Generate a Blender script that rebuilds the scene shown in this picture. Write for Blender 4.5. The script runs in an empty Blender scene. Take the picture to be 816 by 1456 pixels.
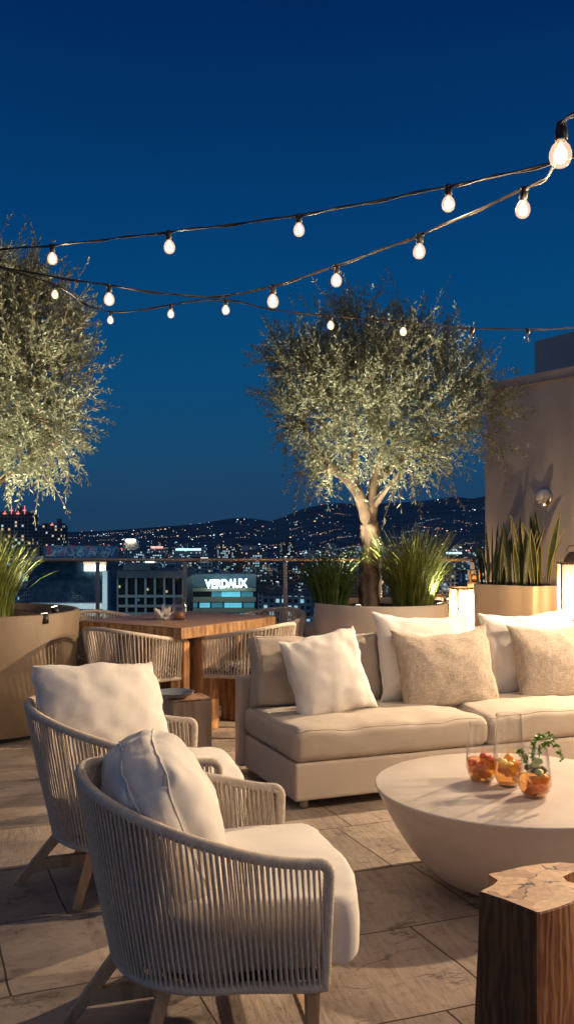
import bpy, bmesh, math, random
from mathutils import Vector, Matrix, noise
PI = math.pi
R = math.radians
S = bpy.context.scene
COL = S.collection
random.seed(7)

# ------------------------------------------------------------ camera
F_PX = 1350.0; HX = 408.0; HY = 757.0; EYE = 1.4
cd = bpy.data.cameras.new('camera'); cam = bpy.data.objects.new('camera', cd); COL.objects.link(cam)
cam.location = (0, 0, EYE); cam.rotation_euler = (PI/2, 0, 0)
cd.sensor_fit = 'VERTICAL'; cd.sensor_height = 36; cd.lens = F_PX/1456*36
cd.shift_y = (HY-728)/1456
cd.clip_start = .05; cd.clip_end = 30000
S.camera = cam

def srgb(r, g, b):
    f = lambda c: (c/255/12.92) if c/255 <= .04045 else ((c/255+.055)/1.055)**2.4
    return (f(r), f(g), f(b), 1)

# ------------------------------------------------------------ world: dusk sky
w = bpy.data.worlds.new('World'); S.world = w; w.use_nodes = True
nt = w.node_tree; bg = nt.nodes['Background']
tc = nt.nodes.new('ShaderNodeTexCoord'); sp = nt.nodes.new('ShaderNodeSeparateXYZ')
nt.links.new(tc.outputs['Generated'], sp.inputs[0])
cr = nt.nodes.new('ShaderNodeValToRGB'); cr.color_ramp.interpolation = 'B_SPLINE'
stops = [(0, (30, 62, 92)), (.03, (30, 64, 98)), (.07, (26, 70, 106)), (.13, (13, 72, 114)), (.22, (5, 68, 116)),
         (.30, (4, 62, 114)), (.42, (3, 48, 99)), (.50, (2, 38, 88)), (.75, (2, 28, 70)), (1, (2, 22, 60))]
el = cr.color_ramp.elements
el[0].position = 0; el[0].color = srgb(*stops[0][1]); el[1].position = 1; el[1].color = srgb(*stops[-1][1])
for p, c in stops[1:-1]:
    e = el.new(p); e.color = srgb(*c)
nt.links.new(sp.outputs['Z'], cr.inputs[0])
# faint, thin high cloud breaking the gradient
nz = nt.nodes.new('ShaderNodeTexNoise'); nz.inputs['Scale'].default_value = 2.2; nz.inputs['Detail'].default_value = 4
mp = nt.nodes.new('ShaderNodeMapping'); mp.inputs['Scale'].default_value = (1, 1, 4)
nt.links.new(tc.outputs['Generated'], mp.inputs[0]); nt.links.new(mp.outputs[0], nz.inputs[0])
mr = nt.nodes.new('ShaderNodeMapRange'); mr.inputs[1].default_value = .3; mr.inputs[2].default_value = .75
mr.inputs[3].default_value = .95; mr.inputs[4].default_value = 1.08
nt.links.new(nz.outputs[0], mr.inputs[0])
vm = nt.nodes.new('ShaderNodeVectorMath'); vm.operation = 'SCALE'
nt.links.new(cr.outputs[0], vm.inputs[0]); nt.links.new(mr.outputs[0], vm.inputs['Scale'])
nt.links.new(vm.outputs[0], bg.inputs[0]); bg.inputs[1].default_value = 1.0

# ------------------------------------------------------------ exposure and dusk glow
S.view_settings.view_transform = 'Standard'; S.view_settings.look = 'None'
S.view_settings.exposure = 0; S.view_settings.gamma = 1; S.view_settings.use_curve_mapping = False
sd = bpy.data.lights.new('dusk_glow', 'SUN'); so = bpy.data.objects.new('dusk_glow', sd); COL.objects.link(so)
sd.energy = .22; sd.angle = R(120); sd.color = (.75, .85, 1); so.rotation_euler = (R(35), 0, R(-25))

WARM = (1, .74, .49)
WARM2 = (1, .74, .46)
# ============================================================ helpers
def obj(name, bm, m=None, parent=None, smooth=True, loc=None, rz=0):
    me = bpy.data.meshes.new(name)
    if isinstance(bm, MB): bm.fill(me)
    else: bm.to_mesh(me); bm.free()
    if smooth:
        me.polygons.foreach_set('use_smooth', [True]*len(me.polygons))
    if m:
        for mm in (m if isinstance(m, (list, tuple)) else [m]): me.materials.append(mm)
    o = bpy.data.objects.new(name, me); COL.objects.link(o)
    if parent: o.parent = parent
    if loc: o.location = loc
    if rz: o.rotation_euler.z = rz
    return o

def tag(o, label, cat, group=None, kind=None):
    if label: o['label'] = label
    if cat: o['category'] = cat
    if group: o['group'] = group
    if kind: o['kind'] = kind
    return o

def thing(name, label, cat, loc=(0, 0, 0), rz=0, group=None):
    o = bpy.data.objects.new(name, None); COL.objects.link(o)
    o.empty_display_size = .1
    o.location = loc; o.rotation_euler = (0, 0, rz)
    return tag(o, label, cat, group)

def struct(name, bm, m, smooth=False):
    o = obj(name, bm, m, smooth=smooth); o['kind'] = 'structure'; return o

def dup(root, loc, rz, label=None, group=None):
    def cp(o, par):
        c = o.copy(); COL.objects.link(c); c.parent = par
        for ch in [x for x in bpy.data.objects if x.parent == o]: cp(ch, c)
        return c
    r = cp(root, None); r.location = loc; r.rotation_euler = (0, 0, rz)
    if label: r['label'] = label
    if group: r['group'] = group
    return r

class MB:
    """collects vertices and faces"""
    def __init__(s): s.v = []; s.f = []; s.mi = []
    def fill(s, me):
        me.from_pydata([tuple(p) for p in s.v], [], s.f); me.update()
        if any(s.mi):
            me.polygons.foreach_set('material_index', s.mi)
    def add(s, vs, fs, mi=0):
        n = len(s.v); s.v += [Vector(p) for p in vs]
        s.f += [tuple(i+n for i in f) for f in fs]; s.mi += [mi]*len(fs)
    def box(s, c, d, rz=0, M=None, mi=0):
        x, y, z = d[0]/2, d[1]/2, d[2]/2
        vs = [Vector((a*x, b*y, e*z)) for a in (-1, 1) for b in (-1, 1) for e in (-1, 1)]
        m = M if M else Matrix.Rotation(rz, 3, 'Z')
        vs = [m @ p + Vector(c) for p in vs]
        s.add(vs, [(0, 1, 3, 2), (4, 6, 7, 5), (0, 4, 5, 1), (2, 3, 7, 6), (0, 2, 6, 4), (1, 5, 7, 3)], mi)
    def tube(s, pts, r, seg=8, cap=True, close=False, mi=0):
        pts = [Vector(p) for p in pts]; n = len(pts)
        rs = r if isinstance(r, (list, tuple)) else [r]*n
        t0 = (pts[1]-pts[0]).normalized()
        up = Vector((0, 0, 1)) if abs(t0.z) < .9 else Vector((1, 0, 0))
        nrm = t0.cross(up).normalized(); base = len(s.v); vs = []
        prev = t0
        for i in range(n):
            if close: t = (pts[(i+1) % n]-pts[i-1])
            else: t = pts[min(i+1, n-1)]-pts[max(i-1, 0)]
            if t.length < 1e-9: t = prev
            t = t.normalized(); q = prev.rotation_difference(t); nrm = q @ nrm
            nrm = (nrm - t*nrm.dot(t)).normalized(); b = t.cross(nrm); prev = t
            for k in range(seg):
                a = 2*PI*k/seg
                vs.append(pts[i] + (nrm*math.cos(a)+b*math.sin(a))*rs[i])
        fs = []
        for i in range(n if close else n-1):
            j = (i+1) % n
            for k in range(seg):
                l = (k+1) % seg
                fs.append((i*seg+k, i*seg+l, j*seg+l, j*seg+k))
        if cap and not close:
            fs.append(tuple(range(seg-1, -1, -1))); fs.append(tuple((n-1)*seg+k for k in range(seg)))
        s.add(vs, fs, mi)
    def beam(s, a, b, w1, w2=None, h1=None, h2=None):
        """tapered rectangular beam from a to b"""
        a = Vector(a); b = Vector(b); w2 = w2 or w1; h1 = h1 or w1; h2 = h2 or w2
        t = (b-a).normalized(); x = Vector((1, 0, 0)); x = (x-t*x.dot(t))
        if x.length < .3: x = Vector((0, 1, 0)); x = x-t*x.dot(t)
        x.normalize(); y = t.cross(x); vs = []
        for p, ww, hh in ((a, w1, h1), (b, w2, h2)):
            for i, j in ((-1, -1), (1, -1), (1, 1), (-1, 1)): vs.append(p + x*i*ww/2 + y*j*hh/2)
        s.add(vs, [(3, 2, 1, 0), (4, 5, 6, 7), (0, 1, 5, 4), (1, 2, 6, 5), (2, 3, 7, 6), (3, 0, 4, 7)])
    def lathe(s, prof, seg=48, c=(0, 0, 0), mi=0, capb=False, capt=False):
        vs = []; fs = []; n = len(prof)
        for r, z in prof:
            for k in range(seg):
                a = 2*PI*k/seg; vs.append((c[0]+r*math.cos(a), c[1]+r*math.sin(a), c[2]+z))
        for i in range(n-1):
            for k in range(seg):
                l = (k+1) % seg; fs.append((i*seg+k, i*seg+l, (i+1)*seg+l, (i+1)*seg+k))
        if capb: fs.append(tuple(range(seg-1, -1, -1)))
        if capt: fs.append(tuple((n-1)*seg+k for k in range(seg)))
        s.add(vs, fs, mi)
    def prism(s, poly, z0, z1, mi=0):
        n = len(poly)
        vs = [(p[0], p[1], z0) for p in poly]+[(p[0], p[1], z1) for p in poly]
        s.add(vs, [tuple(range(n-1, -1, -1)), tuple(range(n, 2*n))]+[(i, (i+1) % n, n+(i+1) % n, n+i) for i in range(n)], mi)

def bevel(o, wd=.004, seg=2):
    m = o.modifiers.new('bevel', 'BEVEL'); m.width = wd; m.segments = seg; m.limit_method = 'ANGLE'; m.angle_limit = R(40)
    m.harden_normals = False
    for p in o.data.polygons: p.use_smooth = False
    return o

def at(px, py, d):
    """world point seen at a pixel of the 816x1456 photograph at depth d"""
    return Vector(((px-HX)/F_PX*d, d, EYE+(HY-py)/F_PX*d))

# ============================================================ materials
def nodes(m):
    m.use_nodes = True; n = m.node_tree; return n, n.nodes['Principled BSDF'], n.links
def mat(name, c1, rough=.7, c2=None, scale=8, stretch=(1, 1, 1), bump=0, bscale=None, metal=0, detail=5, lo=.35, hi=.65, spec=.5, sheen=0, rot=(0, 0, 0), coord='Object'):
    m = bpy.data.materials.new(name); n, p, L = nodes(m)
    p.inputs['Roughness'].default_value = rough; p.inputs['Metallic'].default_value = metal
    p.inputs['Specular IOR Level'].default_value = spec
    if sheen: p.inputs['Sheen Weight'].default_value = sheen
    p.inputs['Base Color'].default_value = (*c1[:3], 1)
    if c2 or bump:
        t = n.nodes.new('ShaderNodeTexCoord'); mp = n.nodes.new('ShaderNodeMapping')
        mp.inputs['Scale'].default_value = stretch; mp.inputs['Rotation'].default_value = rot
        L.new(t.outputs[coord], mp.inputs[0])
        nz = n.nodes.new('ShaderNodeTexNoise'); nz.inputs['Scale'].default_value = scale; nz.inputs['Detail'].default_value = detail
        L.new(mp.outputs[0], nz.inputs[0])
        if c2:
            r = n.nodes.new('ShaderNodeValToRGB'); r.color_ramp.elements[0].position = lo; r.color_ramp.elements[1].position = hi
            r.color_ramp.elements[0].color = (*c1[:3], 1); r.color_ramp.elements[1].color = (*c2[:3], 1)
            L.new(nz.outputs[0], r.inputs[0]); L.new(r.outputs[0], p.inputs['Base Color'])
        if bump:
            b = n.nodes.new('ShaderNodeBump'); b.inputs['Strength'].default_value = bump; b.inputs['Distance'].default_value = .004
            src = nz
            if bscale:
                src = n.nodes.new('ShaderNodeTexNoise'); src.inputs['Scale'].default_value = bscale; src.inputs['Detail'].default_value = 3
                L.new(mp.outputs[0], src.inputs[0])
            L.new(src.outputs[0], b.inputs['Height']); L.new(b.outputs[0], p.inputs['Normal'])
    return m
def emit(name, col, st, sample=True):
    m = bpy.data.materials.new(name); n, p, L = nodes(m)
    p.inputs['Base Color'].default_value = (*[min(1, c) for c in col[:3]], 1)
    p.inputs['Emission Color'].default_value = (*col[:3], 1); p.inputs['Emission Strength'].default_value = st
    if not sample: m.cycles.emission_sampling = 'NONE'
    return m
def thin_glass(name, tint=(1, 1, 1), ior=1.5, rough=.0, boost=1.0):
    m = bpy.data.materials.new(name); m.use_nodes = True; n = m.node_tree; L = n.links
    n.nodes.remove(n.nodes['Principled BSDF']); out = n.nodes['Material Output']
    t = n.nodes.new('ShaderNodeBsdfTransparent'); t.inputs[0].default_value = (*tint, 1)
    g = n.nodes.new('ShaderNodeBsdfGlossy'); g.inputs['Roughness'].default_value = rough
    f = n.nodes.new('ShaderNodeLayerWeight'); f.inputs[0].default_value = .5
    pw = n.nodes.new('ShaderNodeMath'); pw.operation = 'POWER'; pw.inputs[1].default_value = 4.0
    ad = n.nodes.new('ShaderNodeMath'); ad.operation = 'MULTIPLY_ADD'; ad.inputs[1].default_value = .75; ad.inputs[2].default_value = .04
    L.new(f.outputs['Facing'], pw.inputs[0]); L.new(pw.outputs[0], ad.inputs[0]); f = ad
    mu = n.nodes.new('ShaderNodeMath'); mu.operation = 'MULTIPLY'; mu.inputs[1].default_value = boost; mu.use_clamp = True
    mx = n.nodes.new('ShaderNodeMixShader')
    L.new(f.outputs[0], mu.inputs[0]); L.new(mu.outputs[0], mx.inputs[0]); L.new(t.outputs[0], mx.inputs[1]); L.new(g.outputs[0], mx.inputs[2])
    L.new(mx.outputs[0], out.inputs[0]); return m

M_rope = mat('rope', (.50, .42, .33), .85, (.62, .53, .43), 60, bump=.3, bscale=500)
M_cream = mat('cream_canvas', (.66, .61, .54), .9, (.72, .67, .60), 5, bump=.25, bscale=420, sheen=.15)
M_white = mat('white_linen', (.68, .63, .56), .9, (.74, .69, .62), 5, bump=.3, bscale=380, sheen=.15)
M_taupe = mat('taupe_canvas', (.40, .335, .265), .9, (.46, .39, .31), 4, bump=.25, bscale=420, sheen=.1)
M_uphol = mat('taupe_upholstery', (.46, .385, .305), .85, (.50, .42, .34), 3, bump=.2, bscale=300)
def linen():
    m = bpy.data.materials.new('coarse_linen'); n, p, L = nodes(m)
    p.inputs['Roughness'].default_value = .95
    t = n.nodes.new('ShaderNodeTexCoord'); outs = []
    for st in ((26, 240, 240), (240, 240, 26)):
        mp = n.nodes.new('ShaderNodeMapping'); mp.inputs['Scale'].default_value = st; L.new(t.outputs['Object'], mp.inputs[0])
        z = n.nodes.new('ShaderNodeTexNoise'); z.inputs['Scale'].default_value = 1; z.inputs['Detail'].default_value = 2; L.new(mp.outputs[0], z.inputs[0]); outs.append(z)
    a = n.nodes.new('ShaderNodeMath'); a.operation = 'ADD'; L.new(outs[0].outputs[0], a.inputs[0]); L.new(outs[1].outputs[0], a.inputs[1])
    r = n.nodes.new('ShaderNodeValToRGB'); r.color_ramp.elements[0].position = .36; r.color_ramp.elements[1].position = .62
    h = n.nodes.new('ShaderNodeMath'); h.operation = 'MULTIPLY'; h.inputs[1].default_value = .5
    L.new(a.outputs[0], h.inputs[0]); L.new(h.outputs[0], r.inputs[0])
    r.color_ramp.elements[0].color = (.27, .21, .155, 1); r.color_ramp.elements[1].color = (.50, .42, .33, 1)
    L.new(r.outputs[0], p.inputs['Base Color'])
    b = n.nodes.new('ShaderNodeBump'); b.inputs['Strength'].default_value = .5; b.inputs['Distance'].default_value = .003
    L.new(h.outputs[0], b.inputs['Height']); L.new(b.outputs[0], p.inputs['Normal'])
    return m
M_linen = linen()
M_teak = mat('teak', (.30, .145, .055), .55, (.50, .27, .115), 9, stretch=(6, 6, .5), bump=.15)
M_teak_top = mat('teak_top', (.20, .11, .06), .42, (.40, .235, .125), 7, stretch=(8, 8, 1), bump=.15, lo=.3, hi=.7, rot=(0, 0, R(56)))
M_tabletimber = mat('table_timber', (.20, .10, .042), .55, (.50, .28, .115), 5, stretch=(6, 6, 1.2), bump=.25, lo=.38, hi=.62)
M_leg = mat('light_teak_legs', (.40, .24, .125), .55, (.58, .37, .20), 8, stretch=(5, 5, .5), bump=.15)
M_plaster = mat('table_plaster', (.54, .465, .395), .32, (.605, .53, .455), 7, bump=.12, bscale=90)
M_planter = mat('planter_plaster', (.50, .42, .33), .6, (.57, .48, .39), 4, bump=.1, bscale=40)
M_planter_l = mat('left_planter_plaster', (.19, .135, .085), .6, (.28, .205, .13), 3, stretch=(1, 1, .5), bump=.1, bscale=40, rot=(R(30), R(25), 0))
M_white_pl = mat('white_planter', (.60, .50, .38), .5, (.64, .54, .42), 4)
M_soil = mat('soil', (.03, .018, .010), .95, (.08, .05, .028), 30, bump=1, bscale=60)
M_black = mat('black_plastic', (.02, .018, .015), .45)
M_cable = mat('cable', (.025, .02, .018), .5)
M_metal = mat('steel', (.45, .46, .46), .3, metal=1)
M_rail = mat('bronze_rail', (.62, .42, .30), .3, metal=.5)
M_dark = mat('dark_metal', (.05, .04, .03), .4, metal=.8)
M_glass = thin_glass('clear_glass', (.99, .99, .99), 1.5, .0, 1.6)
M_rail_glass = thin_glass('balustrade_glass', (.80, .90, .91), 1.45, .0, 1.0)
M_pipe = mat('piping', (.66, .60, .51), .9)

def floor_mat():
    m = bpy.data.materials.new('sandstone_paving'); n, p, L = nodes(m); N = n.nodes.new
    t = N('ShaderNodeTexCoord'); mp = N('ShaderNodeMapping')
    mp.inputs['Rotation'].default_value = (0, 0, R(-21.8)); mp.inputs['Location'].default_value = (.55, -.17, 0)
    L.new(t.outputs['Object'], mp.inputs[0])
    # slightly wobbly joints
    wn = N('ShaderNodeTexNoise'); wn.inputs['Scale'].default_value = 3.5; wn.inputs['Detail'].default_value = 4; L.new(mp.outputs[0], wn.inputs[0])
    ws = N('ShaderNodeVectorMath'); ws.operation = 'SCALE'; ws.inputs['Scale'].default_value = .022
    wc = N('ShaderNodeVectorMath'); wc.operation = 'SUBTRACT'; wc.inputs[1].default_value = (.5, .5, .5)
    L.new(wn.outputs['Color'], wc.inputs[0]); L.new(wc.outputs[0], ws.inputs[0])
    wa = N('ShaderNodeVectorMath'); wa.operation = 'ADD'; L.new(mp.outputs[0], wa.inputs[0]); L.new(ws.outputs[0], wa.inputs[1])
    br = N('ShaderNodeTexBrick'); L.new(wa.outputs[0], br.inputs[0])
    br.inputs['Color1'].default_value = (0, 0, 0, 1); br.inputs['Color2'].default_value = (1, 1, 1, 1); br.inputs['Mortar'].default_value = (.5, .5, .5, 1)
    br.inputs['Scale'].default_value = 1; br.inputs['Mortar Size'].default_value = .0042; br.inputs['Mortar Smooth'].default_value = .3
    br.inputs['Brick Width'].default_value = .84; br.inputs['Row Height'].default_value = .56; br.offset = .37; br.squash = .8; br.squash_frequency = 3
    # two directions of cleft streaks
    def streak(rot, sc, st):
        q0 = N('ShaderNodeMapping'); q0.inputs['Rotation'].default_value = (0, 0, R(rot)); L.new(wa.outputs[0], q0.inputs[0]); q = N('ShaderNodeMapping'); q.inputs['Scale'].default_value = st; L.new(q0.outputs[0], q.inputs[0])
        z = N('ShaderNodeTexNoise'); z.inputs['Scale'].default_value = sc; z.inputs['Detail'].default_value = 7; z.inputs['Roughness'].default_value = .62
        z.inputs['Distortion'].default_value = .35
        L.new(q.outputs[0], z.inputs[0]); return z
    s1 = streak(6, 3.2, (1.0, 1.4, 1)); s2 = streak(-80, 5, (1.5, 8, 1))
    g = N('ShaderNodeSeparateColor'); L.new(br.outputs['Color'], g.inputs[0])
    gt = N('ShaderNodeMath'); gt.operation = 'GREATER_THAN'; gt.inputs[1].default_value = 1.35; sx_ = N('ShaderNodeSeparateXYZ'); L.new(mp.outputs[0], sx_.inputs[0]); ma = N('ShaderNodeMath'); ma.operation = 'MULTIPLY_ADD'; ma.inputs[1].default_value = .55; L.new(sx_.outputs[0], ma.inputs[0]); L.new(g.outputs[0], ma.inputs[2]); L.new(ma.outputs[0], gt.inputs[0])
    # the right-hand side of the terrace is laid with the diagonal-clefted slabs
    mx = N('ShaderNodeMix'); mx.data_type = 'FLOAT'; L.new(gt.outputs[0], mx.inputs[0]); L.new(s1.outputs[0], mx.inputs[2]); sf = N('ShaderNodeMapRange'); sf.inputs[1].default_value = 0; sf.inputs[2].default_value = 1; sf.inputs[3].default_value = .17; sf.inputs[4].default_value = .80; L.new(s2.outputs[0], sf.inputs[0]); L.new(sf.outputs[0], mx.inputs[3])
    cr = N('ShaderNodeValToRGB'); e = cr.color_ramp.elements
    e[0].position = .28; e[0].color = (.22, .155, .12, 1); e[1].position = .74; e[1].color = (.54, .445, .35, 1)
    k = e.new(.46); k.color = (.40, .315, .245, 1); L.new(mx.outputs[0], cr.inputs[0])
    # big blotches and small pits
    bl = N('ShaderNodeTexNoise'); bl.inputs['Scale'].default_value = 1.7; bl.inputs['Detail'].default_value = 6; L.new(mp.outputs[0], bl.inputs[0])
    blr = N('ShaderNodeMapRange'); blr.inputs[1].default_value = .3; blr.inputs[2].default_value = .7; blr.inputs[3].default_value = .58; blr.inputs[4].default_value = 1.22; L.new(bl.outputs[0], blr.inputs[0])
    tone = N('ShaderNodeMapRange'); tone.inputs[3].default_value = .74; tone.inputs[4].default_value = 1.16; L.new(g.outputs[0], tone.inputs[0])
    mm = N('ShaderNodeMath'); mm.operation = 'MULTIPLY'; L.new(blr.outputs[0], mm.inputs[0]); L.new(tone.outputs[0], mm.inputs[1])
    pt = N('ShaderNodeTexNoise'); pt.inputs['Scale'].default_value = 22; pt.inputs['Detail'].default_value = 8; pt.inputs['Roughness'].default_value = .7
    pm = N('ShaderNodeMapping'); pm.inputs['Scale'].default_value = (.8, 1.1, 1); L.new(mp.outputs[0], pm.inputs[0]); L.new(pm.outputs[0], pt.inputs[0])
    ptr = N('ShaderNodeMapRange'); ptr.inputs[1].default_value = .33; ptr.inputs[2].default_value = .47; ptr.inputs[3].default_value = .68; ptr.inputs[4].default_value = 1; L.new(pt.outputs[0], ptr.inputs[0])
    m2 = N('ShaderNodeMath'); m2.operation = 'MULTIPLY'; L.new(mm.outputs[0], m2.inputs[0]); L.new(ptr.outputs[0], m2.inputs[1])
    ck = N('ShaderNodeTexNoise'); ck.inputs['Scale'].default_value = 2.1; ck.inputs['Detail'].default_value = 9; ck.inputs['Roughness'].default_value = .6
    km = N('ShaderNodeMapping'); km.inputs['Scale'].default_value = (.55, 1.9, 1); L.new(mp.outputs[0], km.inputs[0]); L.new(km.outputs[0], ck.inputs[0])
    ks = N('ShaderNodeMath'); ks.operation = 'SUBTRACT'; ks.inputs[1].default_value = .5; L.new(ck.outputs[0], ks.inputs[0])
    ka = N('ShaderNodeMath'); ka.operation = 'ABSOLUTE'; L.new(ks.outputs[0], ka.inputs[0])
    kn = N('ShaderNodeTexNoise'); kn.inputs['Scale'].default_value = 4.5; kn.inputs['Detail'].default_value = 3; L.new(mp.outputs[0], kn.inputs[0])
    kw = N('ShaderNodeMapRange'); kw.inputs[1].default_value = .48; kw.inputs[2].default_value = .70; kw.inputs[3].default_value = 0; kw.inputs[4].default_value = .016; L.new(kn.outputs[0], kw.inputs[0])
    kl = N('ShaderNodeMath'); kl.operation = 'LESS_THAN'; L.new(ka.outputs[0], kl.inputs[0]); L.new(kw.outputs[0], kl.inputs[1])
    kd = N('ShaderNodeMath'); kd.operation = 'MULTIPLY_ADD'; kd.inputs[1].default_value = -.5; kd.inputs[2].default_value = 1; L.new(kl.outputs[0], kd.inputs[0])
    m3 = N('ShaderNodeMath'); m3.operation = 'MULTIPLY'; L.new(m2.outputs[0], m3.inputs[0]); L.new(kd.outputs[0], m3.inputs[1]); m2 = m3
    vs = N('ShaderNodeVectorMath'); vs.operation = 'SCALE'; L.new(cr.outputs[0], vs.inputs[0]); L.new(m2.outputs[0], vs.inputs['Scale'])
    mo = N('ShaderNodeMix'); mo.data_type = 'RGBA'; L.new(br.outputs['Fac'], mo.inputs[0]); L.new(vs.outputs[0], mo.inputs[6]); mo.inputs[7].default_value = (.07, .04, .022, 1)
    L.new(mo.outputs[2], p.inputs['Base Color'])
    p.inputs['Roughness'].default_value = .62
    hs = N('ShaderNodeMath'); hs.operation = 'SUBTRACT'; L.new(mx.outputs[0], hs.inputs[0])
    hm = N('ShaderNodeMath'); hm.operation = 'MULTIPLY'; hm.inputs[1].default_value = .8; L.new(br.outputs['Fac'], hm.inputs[0]); L.new(hm.outputs[0], hs.inputs[1])
    h2 = N('ShaderNodeMath'); h2.operation = 'ADD'; L.new(hs.outputs[0], h2.inputs[0])
    h3 = N('ShaderNodeMath'); h3.operation = 'MULTIPLY'; h3.inputs[1].default_value = .35; L.new(ptr.outputs[0], h3.inputs[0]); L.new(h3.outputs[0], h2.inputs[1])
    b = N('ShaderNodeBump'); b.inputs['Strength'].default_value = .6; b.inputs['Distance'].default_value = .012
    L.new(h2.outputs[0], b.inputs['Height']); L.new(b.outputs[0], p.inputs['Normal'])
    return m

# ============================================================ setting
mb = MB(); mb.prism([(-9, -7), (7.5, -7), (7.5, 10.6), (-9, 10.6)], -.5, 0)
struct('terrace_floor', mb, floor_mat())

# valley floor and hills
RIDGE = [(-900, 742), (-300, 752), (0, 757), (90, 757), (150, 755), (200, 751), (240, 748), (290, 744), (318, 738), (345, 735), (385, 741), (405, 734), (430, 723), (455, 718), (480, 715),
         (520, 717), (560, 715), (600, 712), (625, 709), (650, 705), (668, 709), (690, 705), (760, 700), (1100, 712), (1800, 740)]
def ridge(px):
    for (a, ya), (b, yb) in zip(RIDGE, RIDGE[1:]):
        if a <= px <= b:
            t = (px-a)/(b-a); return ya+(yb-ya)*t
    return 745
def terr(px, d):
    r = ridge(px); zr = (EYE+(HY-r)/F_PX*6200)
    t = max(0, min(1, (d-2300)/3900)); t = t*t*(3-2*t)*.55+t*.45
    z = -60+(zr+60)*t
    x = (px-HX)/F_PX*d
    if 0 < t: z += noise.fractal(Vector((x/900, d/900, 0)), 1, 2, 3)*26*min(1, t*2)*(1-.75*t)
    if d > 6200: z -= (d-6200)*.05
    return Vector((x, d, z))
ds = [20, 60, 150, 400, 900, 1500, 2000]+[2300+i*120 for i in range(40)]
pxs = [-900+i*12 for i in range(226)]
mb = MB(); vs = [terr(px, d) for d in ds for px in pxs]; n = len(pxs)
mb.add(vs, [(i*n+k, i*n+k+1, (i+1)*n+k+1, (i+1)*n+k) for i in range(len(ds)-1) for k in range(n-1)])
M_hill = mat('dark_wooded_hillside', (.07, .13, .17), 1, (.12, .19, .25), .006, detail=8, spec=0, coord='Object')
struct('valley_and_hills', mb, M_hill, smooth=True)
mb = MB(); mb.add([(-30000, -2000, -62), (30000, -2000, -62), (30000, 29000, -62), (-30000, 29000, -62)], [(0, 1, 2, 3)])
struct('ground', mb, M_hill)

# ---- city lights: house and street lights too many to count
lm = [emit('light_warm', (1, .62, .30), 2.0, False), emit('light_white', (.85, .95, 1), 2.2, False), emit('light_teal', (.35, .85, 1), 1.5, False), emit('light_red', (1, .12, .08), 2.5, False)]
mb = MB(); rnd = random.Random(3)
def octa(c, r, mi, sx=1.0):
    x, y, z = c
    mb.add([(x+r*sx, y, z), (x-r*sx, y, z), (x, y+r, z), (x, y-r, z), (x, y, z+r), (x, y, z-r)],
           [(0, 2, 4), (2, 1, 4), (1, 3, 4), (3, 0, 4), (2, 0, 5), (1, 2, 5), (3, 1, 5), (0, 3, 5)], mi)
for i in range(2100):
    u = rnd.random()
    px = rnd.uniform(-150, 1000)
    d = 2300+3700*rnd.random()**1.5
    cl = noise.noise(Vector((px/50, d/450, 3)))
    if cl < .02+.2*rnd.random() and rnd.random() < .85: continue
    if d > 4900 and rnd.random() < .55: continue
    p = terr(px, d); p.z += 4
    r = d/2300*rnd.choice([.35, .4, .5, .5, .6, 1.1])
    octa(p, r, rnd.choices([0, 1, 2, 3], [8, 8, 3, 1])[0], rnd.choice([1, 1, 1.6, 2.4]))
for i in range(70):            # rows of street lamps on the slopes
    px = rnd.uniform(-100, 900); d = 2400+2600*rnd.random()**1.4; k_ = rnd.choice([0, 0, 1]); sl = rnd.uniform(-3, 3)
    for q in range(rnd.randint(5, 16)):
        p = terr(px+q*rnd.uniform(2.2, 3.2), d+q*sl*8); p.z += 6; octa(p, d/2300*.45, k_, 1.2)
for i in range(900):          # streets down in the valley
    d = rnd.uniform(500, 2500); px = rnd.uniform(-100, 1000)
    p = Vector(((px-HX)/F_PX*d, d, rnd.uniform(-56, -32)))
    octa(p, d/2300*rnd.choice([.6, .8, 1.0]), rnd.choices([0, 1, 2, 3], [7, 8, 5, 2])[0], rnd.choice([1, 1, 2, 4]))
o = obj('city_lights', mb, lm, smooth=False); tag(o, 'countless small house and street lights across the valley and hillside', 'city lights', kind='stuff')

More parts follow.
